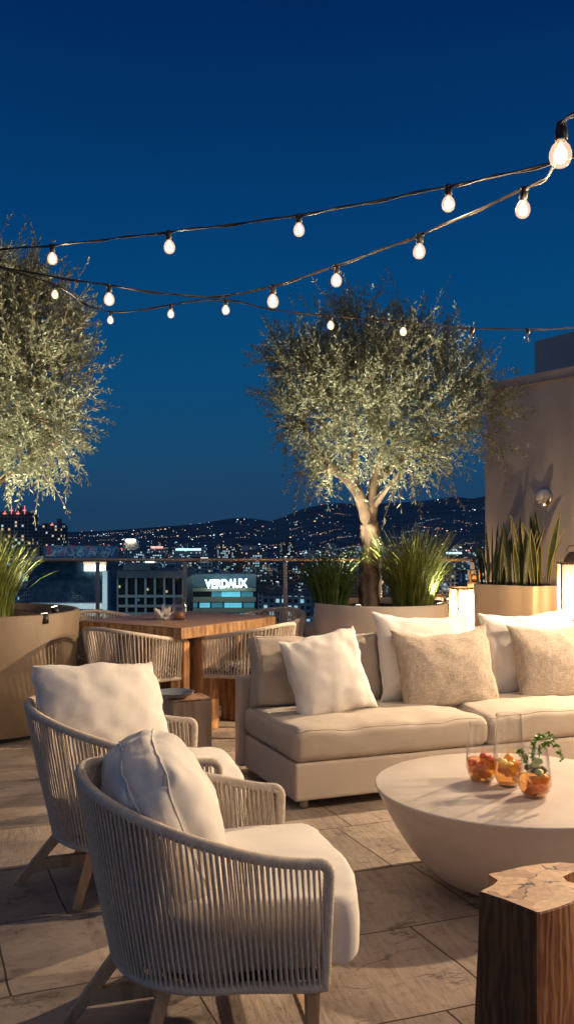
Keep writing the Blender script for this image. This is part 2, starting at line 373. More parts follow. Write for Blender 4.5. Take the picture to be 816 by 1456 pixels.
# ---- city buildings
def facade(name, wall, frac, cols=((1, .72, .4), (.5, .85, 1)), bw=3.2, bh=3.3, st=.8):
    m = bpy.data.materials.new(name); n, p, L = nodes(m); N = n.nodes.new
    t = N('ShaderNodeTexCoord'); sp = N('ShaderNodeSeparateXYZ'); L.new(t.outputs['Object'], sp.inputs[0])
    ad = N('ShaderNodeMath'); ad.operation = 'ADD'; L.new(sp.outputs[0], ad.inputs[0]); L.new(sp.outputs[1], ad.inputs[1])
    cb = N('ShaderNodeCombineXYZ'); L.new(ad.outputs[0], cb.inputs[0]); L.new(sp.outputs[2], cb.inputs[1])
    br = N('ShaderNodeTexBrick'); L.new(cb.outputs[0], br.inputs[0]); br.offset = 0; br.inputs['Scale'].default_value = 1
    br.inputs['Brick Width'].default_value = bw; br.inputs['Row Height'].default_value = bh; br.inputs['Mortar Size'].default_value = .7; br.inputs['Mortar Smooth'].default_value = 0
    br.inputs['Color1'].default_value = (0, 0, 0, 1); br.inputs['Color2'].default_value = (1, 1, 1, 1)
    sc = N('ShaderNodeSeparateColor'); L.new(br.outputs['Color'], sc.inputs[0])
    gt = N('ShaderNodeMath'); gt.operation = 'GREATER_THAN'; gt.inputs[1].default_value = 1-frac; L.new(sc.outputs[0], gt.inputs[0])
    inv = N('ShaderNodeMath'); inv.operation = 'SUBTRACT'; inv.inputs[0].default_value = 1; L.new(br.outputs['Fac'], inv.inputs[1])
    on = N('ShaderNodeMath'); on.operation = 'MULTIPLY'; L.new(gt.outputs[0], on.inputs[0]); L.new(inv.outputs[0], on.inputs[1])
    es = N('ShaderNodeMath'); es.operation = 'MULTIPLY'; es.inputs[1].default_value = st; L.new(on.outputs[0], es.inputs[0])
    L.new(es.outputs[0], p.inputs['Emission Strength'])
    mx = N('ShaderNodeMix'); mx.data_type = 'RGBA'; L.new(br.outputs['Fac'], mx.inputs[0]); mx.inputs[6].default_value = (.02, .03, .04, 1); mx.inputs[7].default_value = (*wall, 1)
    L.new(mx.outputs[2], p.inputs['Base Color'])
    nz = N('ShaderNodeTexNoise'); nz.inputs['Scale'].default_value = .12; L.new(cb.outputs[0], nz.inputs[0])
    r = N('ShaderNodeValToRGB'); r.color_ramp.interpolation = 'CONSTANT'; r.color_ramp.elements[0].color = (*cols[0], 1); r.color_ramp.elements[1].position = .5; r.color_ramp.elements[1].color = (*cols[1], 1)
    L.new(nz.outputs[0], r.inputs[0]); L.new(r.outputs[0], p.inputs['Emission Color'])
    p.inputs['Roughness'].default_value = .8; m.cycles.emission_sampling = 'NONE'
    return m
FM = [facade('facade_grey', (.55, .60, .60), .12), facade('facade_pale', (.75, .75, .72), .10), facade('facade_brown', (.25, .19, .15), .15),
      facade('facade_teal', (.35, .46, .50), .22, ((.5, .85, 1), (.7, .95, 1))), facade('facade_dark', (.16, .20, .22), .14), facade('facade_busy', (.35, .33, .30), .30)]
M_roof = mat('flat_roof', (.10, .12, .14), .9, (.18, .20, .22), .2)
FN = ['grey', 'pale', 'brown', 'teal', 'dark', 'busy']
FL = {'grey': ('plain grey city block low in the valley behind the balustrade', 'grey blocks in the valley'),
      'pale': ('pale walled city block with few lit windows in the valley', 'pale blocks in the valley'),
      'brown': ('brown city block with amber windows down in the valley', 'brown blocks in the valley'),
      'teal': ('blue green glazed office block lit from inside in the valley', 'teal blocks in the valley'),
      'dark': ('near black city block with a few lit windows in the valley', 'dark blocks in the valley'),
      'busy': ('city block with many windows lit at once in the valley', 'brightly lit blocks in the valley')}
rnd = random.Random(11)
def city_block(px, d, w_, h, ztop, k, rz):
    x = (px-HX)/F_PX*d
    t = thing('city_building', FL[FN[k]][0], 'building', (x, d, ztop-h), rz, FL[FN[k]][1])
    dp = w_*rnd.uniform(.6, 1.2)
    a = MB(); a.box((0, 0, h/2), (w_, dp, h)); obj('wall', a, FM[k], t, smooth=False)
    a = MB(); a.box((0, 0, h+.5), (w_+.6, dp+.6, 1)); a.box((w_*rnd.uniform(-.25, .25), 0, h+2.2), (w_*.3, dp*.4, 2.4)); obj('roof', a, M_roof, t, smooth=False)
n_b = 0; placed = []
while n_b < 150:
    u = rnd.random(); d = 230+2300*u**1.25; px = rnd.uniform(-120, 840)
    x = (px-HX)/F_PX*d
    w_ = rnd.uniform(14, 40)
    if d < 420 and 30 < px+w_/d*675+20 and px-w_/d*675 < 400 and d < 380: continue
    if any((x-a)**2+(d-b)**2 < (w_*.6+c*.6)**2 for a, b, c in placed): continue
    if abs(px-320) < 62+w_/d*700 and d < 360: continue
    ztop = -22-rnd.random()**.6*24 if d < 1400 else -44+rnd.random()**2*26
    if 60 < px < 175 and d < 700: ztop = -36-rnd.random()*12
    placed.append((x, d, w_)); n_b += 1
    city_block(px, d, w_, 60+ztop+1.5, ztop, rnd.choices(range(6), [5, 5, 3, 3, 4, 1])[0], rnd.uniform(-.35, .35))

def px_box(mb_, x0, x1, y0, y1, d, th, mi=0):
    """box whose front face covers a pixel rectangle at depth d"""
    a = at(x0, y0, d); b = at(x1, y1, d)
    mb_.box(((a.x+b.x)/2, d+th/2, (a.z+b.z)/2), (abs(b.x-a.x), th, abs(a.z-b.z)), mi=mi)
M_conc = mat('pale_concrete', (.42, .43, .42), .85, (.5, .5, .49), .3)
M_dkglass = mat('dark_windows', (.012, .02, .028), .6, spec=.15)
M_win_teal = emit('lit_window_teal', (.25, .80, .95), .55, False)
M_win_dim = emit('dim_window_teal', (.10, .34, .42), .35, False)
M_win_warm = emit('lit_window_warm', (1, .68, .25), .9, False)
M_band = mat('tan_band', (.34, .29, .20), .8)
M_teal_wall = mat('bluegrey_wall', (.13, .19, .22), .8, (.17, .23, .26), .3)
# gridded concrete office building
g = thing('office_building', 'office block with a white concrete grid facade behind the dining table', 'building', (-32, 250, -60))
def gpart(name, m_, mat_): o_ = obj(name, m_, mat_, g, smooth=False); o_.location = (32, -250, 60); return o_
d = 250
m_ = MB(); px_box(m_, 154, 262, 822, 1000, d+1.2, 24); gpart('wall', m_, M_dkglass)
m_ = MB(); px_box(m_, 150, 265, 812, 822, d-1, 27); px_box(m_, 176, 214, 802, 812, d+6, 10); gpart('roof', m_, M_roof)
m_ = MB()
x = 152
while x < 263:
    px_box(m_, x, x+3, 822, 1000, d, 1.2); x += 13.4
for y in (846, 860, 871, 886, 900, 915, 930, 945): px_box(m_, 152, 263, y, y+3.6, d-.25, 1.2)
gpart('facade_frame', m_, M_conc)
for cx, cy in ((169, 834), (209, 838), (236, 841), (196, 853), (236, 866)):
    m_ = MB(); px_box(m_, cx-2.4, cx+2.4, cy-1.6, cy+1.8, d+.9, .2); gpart('window', m_, M_win_warm if cy < 850 else M_win_dim)
# building with the illuminated roof sign
g = thing('sign_building', 'tan banded office building carrying the glowing white roof sign', 'building', (-22, 340, -60))
def gpart(name, m_, mat_): o_ = obj(name, m_, mat_, g, smooth=False); o_.location = (22, -340, 60); return o_
d = 340
m_ = MB(); px_box(m_, 273, 363, 836, 1000, d+1, 30); gpart('wall', m_, M_dkglass)
m_ = MB(); px_box(m_, 272, 364, 816, 838, d+8, 18); gpart('roof', m_, M_teal_wall)
for y0, y1 in ((836, 841), (849, 856), (865, 871), (880, 887), (895, 903), (911, 919)):
    m_ = MB(); px_box(m_, 271, 364, y0, y1, d, 2); gpart('facade_band', m_, M_band)
for x0 in (282, 318, 344):
    m_ = MB(); px_box(m_, x0, x0+9, 812.5, 816, d+14, 5); gpart('roof_unit', m_, M_roof)
for y0, y1, xs in ((841.5, 848.5, ((301, 314), (315, 327), (328, 341), (343, 359))), (857, 864, ((275, 280), (284, 298), (301, 316), (319, 326), (327, 343), (346, 361))), (872, 879, ((281, 299), (301, 312), (322, 338), (341, 361))), (888, 894, ((284, 300), (327, 345)))):
    for i, (x0, x1) in enumerate(xs):
        m_ = MB(); px_box(m_, x0, x1, y0, y1, d+.7, .3); px_box(m_, x1, x1+.7, y0, y1, d+.5, .3, mi=0); gpart('window', m_, [M_win_teal, M_win_dim, M_win_teal][(i+int(y0)) % 3] if x1-x0 > 6 else M_win_dim)
cu = bpy.data.curves.new('sign_text', 'FONT'); cu.body = 'VERDAUX'; cu.extrude = .06; cu.align_x = 'CENTER'; cu.size = 1; cu.offset = .035
tmp = bpy.data.objects.new('tmp', cu); COL.objects.link(tmp)
me = bpy.data.meshes.new_from_object(tmp.evaluated_get(bpy.context.evaluated_depsgraph_get()))
bpy.data.objects.remove(tmp)
xs = [v.co.x for v in me.vertices]; ys = [v.co.y for v in me.vertices]
W_ = 60/F_PX*d; H_ = 12.5/F_PX*d
for v in me.vertices:
    a, b, c = v.co; v.co = ((a-(min(xs)+max(xs))/2)/(max(xs)-min(xs))*W_, -c*3, (b-min(ys))/(max(ys)-min(ys))*H_)
me.materials.append(emit('sign_letters', (.72, .95, 1), 6, True)); me.name = 'roof_sign'
so_ = bpy.data.objects.new('roof_sign', me); COL.objects.link(so_); so_.parent = g
p = at(322, 836, d-1); so_.location = (p.x+22, p.y-340, p.z+60); so_.rotation_euler.y = R(-1.5)
lamp_w = []
def far_fill(loc, power, col, rad, par, off):  # point lights added to brighten far facades, roof beams and mural
    l = bpy.data.lights.new('facade_fill', 'POINT'); l.energy = power; l.color = col; l.shadow_soft_size = rad
    o_ = bpy.data.objects.new('facade_fill', l); COL.objects.link(o_); o_.parent = par; o_.location = Vector(loc)+Vector(off)
far_fill((-50, 205, -2), 16000, (.8, .95, 1), 3, bpy.data.objects['office_building'], (32, -250, 60))
far_fill((-22, 318, -10), 9000, (.75, .95, 1), 3, bpy.data.objects['sign_building'], (22, -340, 60))
# low pale rooftop structure
g = thing('rooftop_building', 'low white concrete building with open roof beams behind the left planter', 'building', (-20, 120, -60))
def gpart(name, m_, mat_): o_ = obj(name, m_, mat_, g, smooth=False); o_.location = (20, -120, 60); return o_
d = 120
m_ = MB(); px_box(m_, 60, 152, 893, 1300, d, 18); gpart('wall', m_, M_conc)
m_ = MB()
for (x0, y0, x1, y1, t) in ((40, 858, 152, 866, 8), (98, 858, 106, 893, 7), (146, 812, 153, 893, 7), (110, 872, 150, 876, 4)):
    px_box(m_, x0, x1, y0, y1, d-.2*t/8, 2)
gpart('frame', m_, mat('white_beams', (.62, .63, .62), .7))
m_ = MB(); px_box(m_, 60, 145, 870, 893, d+3, 8); gpart('penthouse', m_, M_teal_wall)
for x0 in (112, 124, 136):
    m_ = MB(); px_box(m_, x0, x0+8, 879, 889, d+2.7, .2); gpart('window', m_, M_dkglass)
far_fill((-25, 112, -6.5), 2600, (.9, .97, 1), 1, g, (20, -120, 60))
# graffiti mural parapet with a lit roof edge sign
g = thing('mural_wall', 'rooftop wall with a blue and red graffiti mural above the handrail', 'wall', (-35, 170, -60))
def gpart(name, m_, mat_): o_ = obj(name, m_, mat_, g, smooth=False); o_.location = (35, -170, 60); return o_
d = 170
m_ = MB(); px_box(m_, 62, 169, 776, 793, d, 1.5); px_box(m_, 40, 160, 793, 798, d-1, 14); px_box(m_, 44, 150, 798, 960, d+4, 12); gpart('wall', m_, mat('mural_ground', (.04, .10, .16), .7, (.10, .22, .30), .8))
rnd = random.Random(5)
for nm, c in (('blue', (.10, .30, .75)), ('white', (.62, .72, .78)), ('red', (.75, .12, .10)), ('cyan', (.12, .50, .62))):
    m_ = MB()
    for i in range(16 if nm != 'red' else 7):
        cx = rnd.uniform(66, 166); cy = rnd.uniform(779, 790); ra = rnd.uniform(2, 5); a0 = rnd.uniform(0, 6); sw = rnd.uniform(2.5, 5.5)
        pts = [at(cx+math.cos(a0+sw*q/10)*ra*(1+.12*q/3), cy+math.sin(a0+sw*q/10)*min(ra, 4)*.9, d-.02-.01*i) for q in range(11)]
        m_.tube(pts, .07 if nm != 'red' else .15, 5)
    for i in range(9):
        cx = 66+i*11.5+rnd.uniform(-3, 3); m_.tube([at(cx, 791, d-.05), at(cx+rnd.uniform(2, 6), 778, d-.05)], .05, 5)
    gpart('painted_lines', m_, mat('mural_'+nm, c, .6))
m_ = MB(); px_box(m_, 119, 151, 799, 803, d+3.4, .4); gpart('sign_board', m_, emit('sign_warm', (1, .75, .5), .6, False))
m_ = MB(); px_box(m_, 120, 150, 803.5, 812, d+3.2, .5); gpart('light_panel', m_, emit('lit_panel', (1, .93, .82), 3.5, False))
far_fill((-37, 162, 2), 500, (.7, .9, 1), 1, g, (35, -170, 60))
# dark towers on the left
for (x0, x1, yt, d, lab) in ((-60, 44, 731, 900, 'taller dark tower with red roof lights at the left edge'), (50, 88, 747, 1000, 'shorter dark tower with one roof light left of the hills')):
    a = at((x0+x1)/2, yt, d)
    g = thing('dark_tower', lab, 'building', (a.x, d, -60))
    m_ = MB(); w_ = (x1-x0)/F_PX*d; m_.box((0, 14, (a.z+60)/2), (w_, 28, a.z+60)); obj('wall', m_, FM[4], g, smooth=False)
    m_ = MB(); m_.box((w_*.1, 14, a.z+61.2), (w_*.7, 20, 2.4)); m_.box((w_*.3, 14, a.z+64), (4, 4, 6)); obj('roof', m_, M_roof, g, smooth=False)
    m_ = MB()
    for i in range(4 if yt < 740 else 1):
        m_.box((w_*(.15+.09*i), -1, a.z+60.5+(i % 2)*3), (3, 1, 1)); m_.tube([(w_*(.15+.09*i), 0, a.z+60), (w_*(.15+.09*i), 0, a.z+63+(i % 2)*5)], .3, 5)
    obj('roof_light', m_, emit('roof_light', (1, .30, .22), 1.4, False), g, smooth=False)
# bright low hall and floodlit roofs in the distance
for (x0, x1, y0, y1, d, c, lab) in ((178, 194, 766, 771, 1900, (1, .90, .75), 'floodlit white drum shaped hall far off left of centre'),
                               (250, 286, 780, 782.5, 1700, (.6, .9, 1), 'long hall with a white lit roof edge in the distance'),
                               (215, 232, 777, 779.5, 1800, (1, .35, .28), 'red lit shop front far across the valley'),
                               (634, 656, 785, 787.5, 1500, (.6, .88, 1), 'blue white floodlit roof right of the tall grass'),
                               (286, 296, 793, 797, 900, (1, .95, .9), 'small white lit kiosk just under the handrail'),
                               (207, 220, 798, 801, 800, (.85, .95, 1), 'small building with bright roof lamp over the dining table')):
    a = at(x0, y0, d); b = at(x1, y1, d)
    g = thing('lit_hall', lab, 'building', ((a.x+b.x)/2, d, -60))
    m_ = MB(); m_.box((0, 12, (b.z+60)/2), (b.x-a.x+6, 24, b.z+60)); obj('wall', m_, FM[0], g, smooth=False)
    m_ = MB()
    if x0 == 178: m_.lathe([(9, b.z+60), (11, b.z+62), (11, a.z+58), (8, a.z+60)], 24, (0, 0, 0), capt=True)
    else: m_.box((0, -.5, (a.z+b.z)/2+60), (b.x-a.x, 1, a.z-b.z))
    obj('lit_fascia', m_, emit('lit_fascia', c, 2.0, False), g, smooth=False)

# ---- right-hand building
M_wall = mat('rendered_wall', (.32, .315, .315), .85, (.46, .445, .44), 1.8, stretch=(1, 1, .35), bump=.25, bscale=30)
wd = Vector((.51, -.86)).normalized()
P0 = Vector((1.98, 9.5)); P1 = P0+wd*9.0
g = thing('rendered_building', 'grey rendered building wall with a capped parapet at the right', 'building', (P0.x, P0.y, 0))
def gp(name, poly, z0, z1, m): 
    a = MB(); a.prism([(p[0]-P0.x, p[1]-P0.y) for p in poly], z0, z1); return obj(name, a, m, g, smooth=False)
inn = Vector((.86, .51))
w1 = [P0, P1, P1+inn*4, P0+inn*3+Vector((.2, 1.2)), P0+Vector((.35, 1.0))]
gp('wall', w1, -.4, 2.80, M_wall)
off = -inn*.012
cap = [P0+off-wd*.012, P1+off, P1+inn*4, P0+inn*3+Vector((.2, 1.22)), P0+Vector((.34, 1.02))]
gp('parapet_cap', cap, 2.80, 2.89, mat('parapet_cap', (.36, .32, .29), .8, (.42, .38, .34), 3))
a = MB(); q0 = P0+off*1.8; q1 = P1+off*1.8
a.tube([(q0.x-P0.x, q0.y-P0.y, 2.797), (q1.x-P0.x, q1.y-P0.y, 2.797)], .008, 6); obj('copper_drip', a, M_rail, g)
b0 = Vector((2.72, 10.45)); bd = Vector((.45, -.9)).normalized()
a = MB(); a.prism([b0, b0+bd*5, b0+bd*5+Vector((2.5, .8)), b0+Vector((2.5, .8))], 2.893, 3.50)
o = obj('stair_tower', a, mat('tower_render', (.30, .31, .33), .9, (.36, .37, .39), 2), None, smooth=False)
tag(o, 'bare concrete block rising behind the wall parapet at the upper right', 'rooftop block')
# dome wall light
sx, sy = 2.39, 8.80
sp_ = P0+wd*((Vector((sx, sy))-P0).dot(wd))
g = thing('wall_sconce', 'small round white dome light fixed high on the grey wall', 'wall light', (sp_.x, sp_.y, 1.73), math.atan2(-inn.y, -inn.x))
a = MB(); a.tube([(0, 0, 0), (.02, 0, 0)], .085, 28); obj('back_plate', a, M_metal, g)
a = MB(); pr = [(.072*math.sin(t_), .072*math.cos(t_)) for t_ in [i*PI/2/8 for i in range(9)]]
a.lathe([(r_, z_) for r_, z_ in pr], 24); o = obj('dome', a, mat('white_enamel', (.75, .72, .68), .3), g); o.rotation_euler = (0, R(70), 0); o.location = (.03, 0, 0)
a = MB(); a.lathe([(.001, .02), (.018, .015), (.022, 0), (.014, -.02), (.001, -.024)], 12, (.075, .0, -.045)); obj('lamp_cluster', a, M_metal, g)

# ---- ledge and glass balustrade
M_ledge = mat('stone_ledge', (.36, .29, .22), .7, (.42, .34, .26), 6, bump=.15)
a = MB(); a.prism([(.18, 9.45), (1.90, 9.45), (2.02, 10.05), (.18, 10.05)], 0, .46)
o = bevel(obj('stone_ledge', a, M_ledge), .01); tag(o, 'low stone ledge running behind the olive tree planter', 'ledge')
g = thing('glass_balustrade', 'glass balustrade with bronze handrail along the terrace edge', 'balustrade', (0, 10.25, 0))
xs_ = [-7.1, -6.1, -5.1, -4.1, -3.08, -2.04, -1.10, -.02, 1.0, 2.0]
for x in xs_:
    a = MB(); a.box((x, 0, .55), (.042, .03, 1.06)); a.box((x, -.002, .02), (.11, .10, .04)); bevel(obj('post', a, M_metal, g), .003)
for x, x2 in zip(xs_, xs_[1:]):
    a = MB(); a.box(((x+x2)/2, 0, .57), (x2-x-.075, .014, .98)); obj('glass_panel', a, M_rail_glass, g, smooth=False)
a = MB(); a.tube([(-7.3, 0, 1.105), (2.1, 0, 1.105)], .017, 12); obj('handrail', a, M_rail, g)

# ============================================================ cushions
def cubegrid(hx, hy, hz, r, nx=22, fn=None):
    """rounded, puffed box. fn(p, n) moves a point"""
    bm = bmesh.new()
    def axis(h):
        k = r/h
        return [-1, -1+k*.15, -1+k*.4, -1+k*.7] + [(-1+k)+(2-2*k)*i/nx for i in range(nx+1)] + [1-k*.7, 1-k*.4, 1-k*.15, 1]
    ax, ay, az = axis(hx), axis(hy), axis(hz)
    cache = {}
    H = (hx, hy, hz)
    def vert(i, j, k):
        key = (i, j, k)
        if key in cache: return cache[key]
        u, v, w_ = ax[i], ay[j], az[k]
        p = Vector((u*hx, v*hy, w_*hz)); q = Vector([max(-H[a]+r, min(H[a]-r, p[a])) for a in range(3)])
        dlt = p-q
        if dlt.length > 1e-9: p = q+dlt.normalized()*r
        if fn: p = fn(p, u, v, w_)
        vv = bm.verts.new(p); cache[key] = vv; return vv
    A, B, C_ = len(ax)-1, len(ay)-1, len(az)-1
    for i in range(A):
        for j in range(B):
            bm.faces.new((vert(i, j, 0), vert(i, j+1, 0), vert(i+1, j+1, 0), vert(i+1, j, 0)))
            bm.faces.new((vert(i, j, C_), vert(i+1, j, C_), vert(i+1, j+1, C_), vert(i, j+1, C_)))
    for i in range(A):
        for k in range(C_):
            bm.faces.new((vert(i, 0, k), vert(i+1, 0, k), vert(i+1, 0, k+1), vert(i, 0, k+1)))
            bm.faces.new((vert(i, B, k), vert(i, B, k+1), vert(i+1, B, k+1), vert(i+1, B, k)))
    for j in range(B):
        for k in range(C_):
            bm.faces.new((vert(0, j, k), vert(0, j, k+1), vert(0, j+1, k+1), vert(0, j+1, k)))
            bm.faces.new((vert(A, j, k), vert(A, j+1, k), vert(A, j+1, k+1), vert(A, j, k+1)))
    return bm

def wr(p, sc, amp, seed):
    return noise.fractal(Vector((p.x*sc+seed*7.3, p.y*sc-seed*3.1, p.z*sc+seed)), .8, 2, 4)*amp

def edge_seam(hx, hy, hz, r, fn, axis):
    """welt running round the +z (axis 2) or -y (axis 1) face of a cubegrid"""
    m_ = MB(); per = []; N_ = 40
    for a_, b_ in (((-1, -1), (1, -1)), ((1, -1), (1, 1)), ((1, 1), (-1, 1)), ((-1, 1), (-1, -1))):
        for q in range(N_): per.append((a_[0]+(b_[0]-a_[0])*q/N_, a_[1]+(b_[1]-a_[1])*q/N_))
    pts = []
    for a_, b_ in per:
        u, v, w_ = (a_, b_, 1) if axis == 2 else (a_, -1, b_)
        p = Vector((u*hx, v*hy, w_*hz)); H = (hx, hy, hz); q = Vector([max(-H[k]+r, min(H[k]-r, p[k])) for k in range(3)]); d_ = p-q
        p = q+d_.normalized()*r; pts.append(fn(p, u, v, w_))
    m_.tube(pts, .0036, 6, close=True); return m_

def seat_cushion(L_, D_, T_, seed, r=.035, crown=.02, n=24):
    def fn(p, u, v, w_):
        f = (1-u**4)*(1-v**4)
        p.z += crown*f*(1 if w_ > 0 else 0)*abs(w_)
        e = max(abs(u), abs(v))
        p.z += wr(p, 3.5, .012, seed)*(1 if w_ > 0 else .2) + .003*math.sin(p.x*38+4*noise.noise(p*3))*max(0, -v)**5*(w_ > 0)
        bul = .010*(1-w_*w_)
        p.x += math.copysign(bul, u)*abs(u)**6; p.y += math.copysign(bul, v)*abs(v)**6 + wr(p, 5, .006, seed+2)*abs(v)**4
        return p
    return cubegrid(L_/2, D_/2, T_/2, r, n, fn), edge_seam(L_/2, D_/2, T_/2, r, fn, 2)

def pillow(w_, h_, t_, seed, n=36, pinch=.07, crease=.007, sag=0.0, floppy=0.0):
    """knife-edge pillow: x width, z height, y thickness (-y is the front)"""
    bm = bmesh.new(); rows = {}
    us = [math.sin(PI/2*(-1+2*i/n)) for i in range(n+1)]
    for s in (-1, 1):
        for i, u in enumerate(us):
            for j, v in enumerate(us):
                edge = i in (0, n) or j in (0, n)
                if edge and s == 1: rows[(s, i, j)] = rows[(-1, i, j)]; continue
                x = w_/2*u*(1-pinch*(1-v*v)*abs(u)**2); z = h_/2*v*(1-pinch*(1-u*u)*abs(v)**2)
                k = max(0, (1-u*u)*(1-v*v))**.42
                y = s*t_/2*k*(1+.12*(-v))
                p = Vector((x, y, z))
                rad = math.sqrt(u*u+v*v)
                if not edge:
                    # folds radiating from the corners and the pinched edges
                    ang = math.atan2(v, u)
                    p.y += s*wr(Vector((u*1.6, v*1.6, s*.5)), 1.6, crease, seed)*min(1, k*1.8)
                    p.y += s*math.sin(ang*9+seed+3*noise.noise(Vector((u*2, v*2, seed))))*crease*1.25*max(0, rad-.5)*min(1, k*2.5)
                p.z -= sag*(1-u*u)*max(0, v)
                p.x += wr(Vector((u, v, 0)), 2.2, .012, seed+5); p.z += wr(Vector((u, v, 1)), 2.2, .012, seed+9)
                if floppy: p.y += floppy*(u*u)*v
                rows[(s, i, j)] = bm.verts.new(p)
    for s in (-1, 1):
        for i in range(n):
            for j in range(n):
                f = [rows[(s, i, j)], rows[(s, i+1, j)], rows[(s, i+1, j+1)], rows[(s, i, j+1)]]
                if s == 1: f.reverse()
                if len(set(f)) > 2: bm.faces.new(f)
    return bm
def seam(w_, h_, seed, r=.004, pinch=.07, sag=0, floppy=0):
    n = 36; us = [math.sin(PI/2*(-1+2*i/n)) for i in range(n+1)]; pts = []
    per = [(u, -1) for u in us[:-1]]+[(1, v) for v in us[:-1]]+[(-u, 1) for u in us[:-1]]+[(-1, -v) for v in us[:-1]]
    for u, v in per:
        x = w_/2*u*(1-pinch*(1-v*v)*abs(u)**2); z = h_/2*v*(1-pinch*(1-u*u)*abs(v)**2); p = Vector((x, 0, z))
        p.z -= sag*(1-u*u)*max(0, v)
        p.x += wr(Vector((u, v, 0)), 2.2, .012, seed+5); p.z += wr(Vector((u, v, 1)), 2.2, .012, seed+9)
        if floppy: p.y += floppy*(u*u)*v
        pts.append(p)
    m_ = MB(); m_.tube(pts, r, 6, close=True); return m_

# ============================================================ woven rope chairs
def polyline(pts, n):
    L_ = [0]
    for a, b in zip(pts, pts[1:]): L_.append(L_[-1]+(b-a).length)
    out = []; j = 0
    for i in range(n):
        s_ = L_[-1]*i/(n-1)
        while j < len(L_)-2 and L_[j+1] < s_: j += 1
        t = (s_-L_[j])/max(1e-9, L_[j+1]-L_[j]); out.append(pts[j].lerp(pts[j+1], min(1, max(0, t))))
    return out
def plan(F, B, W, x0, p=2.2, Wf=None, n=240):
    Wf = Wf or W; pts = []
    for i in range(30):
        t = i/30; pts.append(Vector((F+(x0-F)*t, -(Wf+(W-Wf)*(t*t*(3-2*t))), 0)))
    for i in range(121):
        a = -PI/2+PI*i/120; c, s_ = math.cos(a), math.sin(a)
        pts.append(Vector((x0-(x0+B)*abs(c)**(2/p), math.copysign(abs(s_)**(2/p), s_)*W, 0)))
    for i in range(1, 31):
        t = 1-i/30; pts.append(Vector((F+(x0-F)*t, (Wf+(W-Wf)*(t*t*(3-2*t))), 0)))
    return polyline(pts, n)
def rope_shell(root, top, bot, zt, zb, fr, rr, nrope, rrope, corner=.06, split=.55, wrap=True, mrope=None):
    """top/bot: plan lists; zt(t), zb(t): heights"""
    n = len(top); T = []; Bm = []
    for i in range(n):
        t = i/(n-1); T.append(Vector((top[i].x, top[i].y, zt(t)))); Bm.append(Vector((bot[i].x, bot[i].y, zb(t))))
    # closed frame path : along the top, rounded corner down to the bottom, back along the bottom
    def corner_pts(a_top, dirv, b_bot):
        out = []
        for q in range(1, 7):
            a = PI/2*q/6; out.append(a_top+dirv*corner*math.sin(a)+Vector((0, 0, -corner*(1-math.cos(a)))))
        return out
    dA = (T[0]-T[3]).normalized(); dB = (T[-1]-T[-4]).normalized()
    cA = corner_pts(T[0], dA, Bm[0]); cB = corner_pts(T[-1], dB, Bm[-1])
    path = list(reversed(cA))+T+cB
    endA = Bm[0].copy(); endB = Bm[-1].copy()
    downB = [cB[-1].lerp(endB, q/8) for q in range(1, 9)]
    downA = [endA.lerp(cA[-1], q/8) for q in range(0, 8)]
    loop = path+downB+list(reversed(Bm))[1:-1]+downA
    loop.append(loop[0]); dens = polyline(loop, 701)[:-1]
    rs = [rr*(1+.06*(1 if i % 2 else -1)) if wrap else rr for i in range(len(dens))]
    a = MB(); a.tube(dens, rs, 10, close=True); obj('wrapped_rim', a, M_rope, root)
    # ropes: a pair of layers that part in the middle and meet at the rims
    a = MB()
    for k in range(nrope):
        for side in (0, 1):
            t = (k+.5)/nrope
            tb = t+(side-.5)*split/nrope*1.0; tt = t+(side-.5)*.35/nrope
            it = min(n-1.001, max(0, tt*(n-1))); ib = min(n-1.001, max(0, tb*(n-1)))
            pa = T[int(it)].lerp(T[int(it)+1], it % 1); pb = Bm[int(ib)].lerp(Bm[int(ib)+1], ib % 1)
            i0 = int(it); tg = (T[min(n-1, i0+2)]-T[max(0, i0-2)]).normalized(); nr = Vector((tg.y, -tg.x, 0)).normalized()*(rr*.85)*(1 if side else -1)
            pa = pa+nr; pb2 = pb+nr*.9
            mid = pa.lerp(pb2, .5)+nr*.25
            a.tube([pa, pa.lerp(pb2, .25)+nr*.15, mid, pa.lerp(pb2, .75)+nr*.15, pb2], rrope, 5, cap=False)
    obj('rope_weave', a, mrope or M_rope, root)

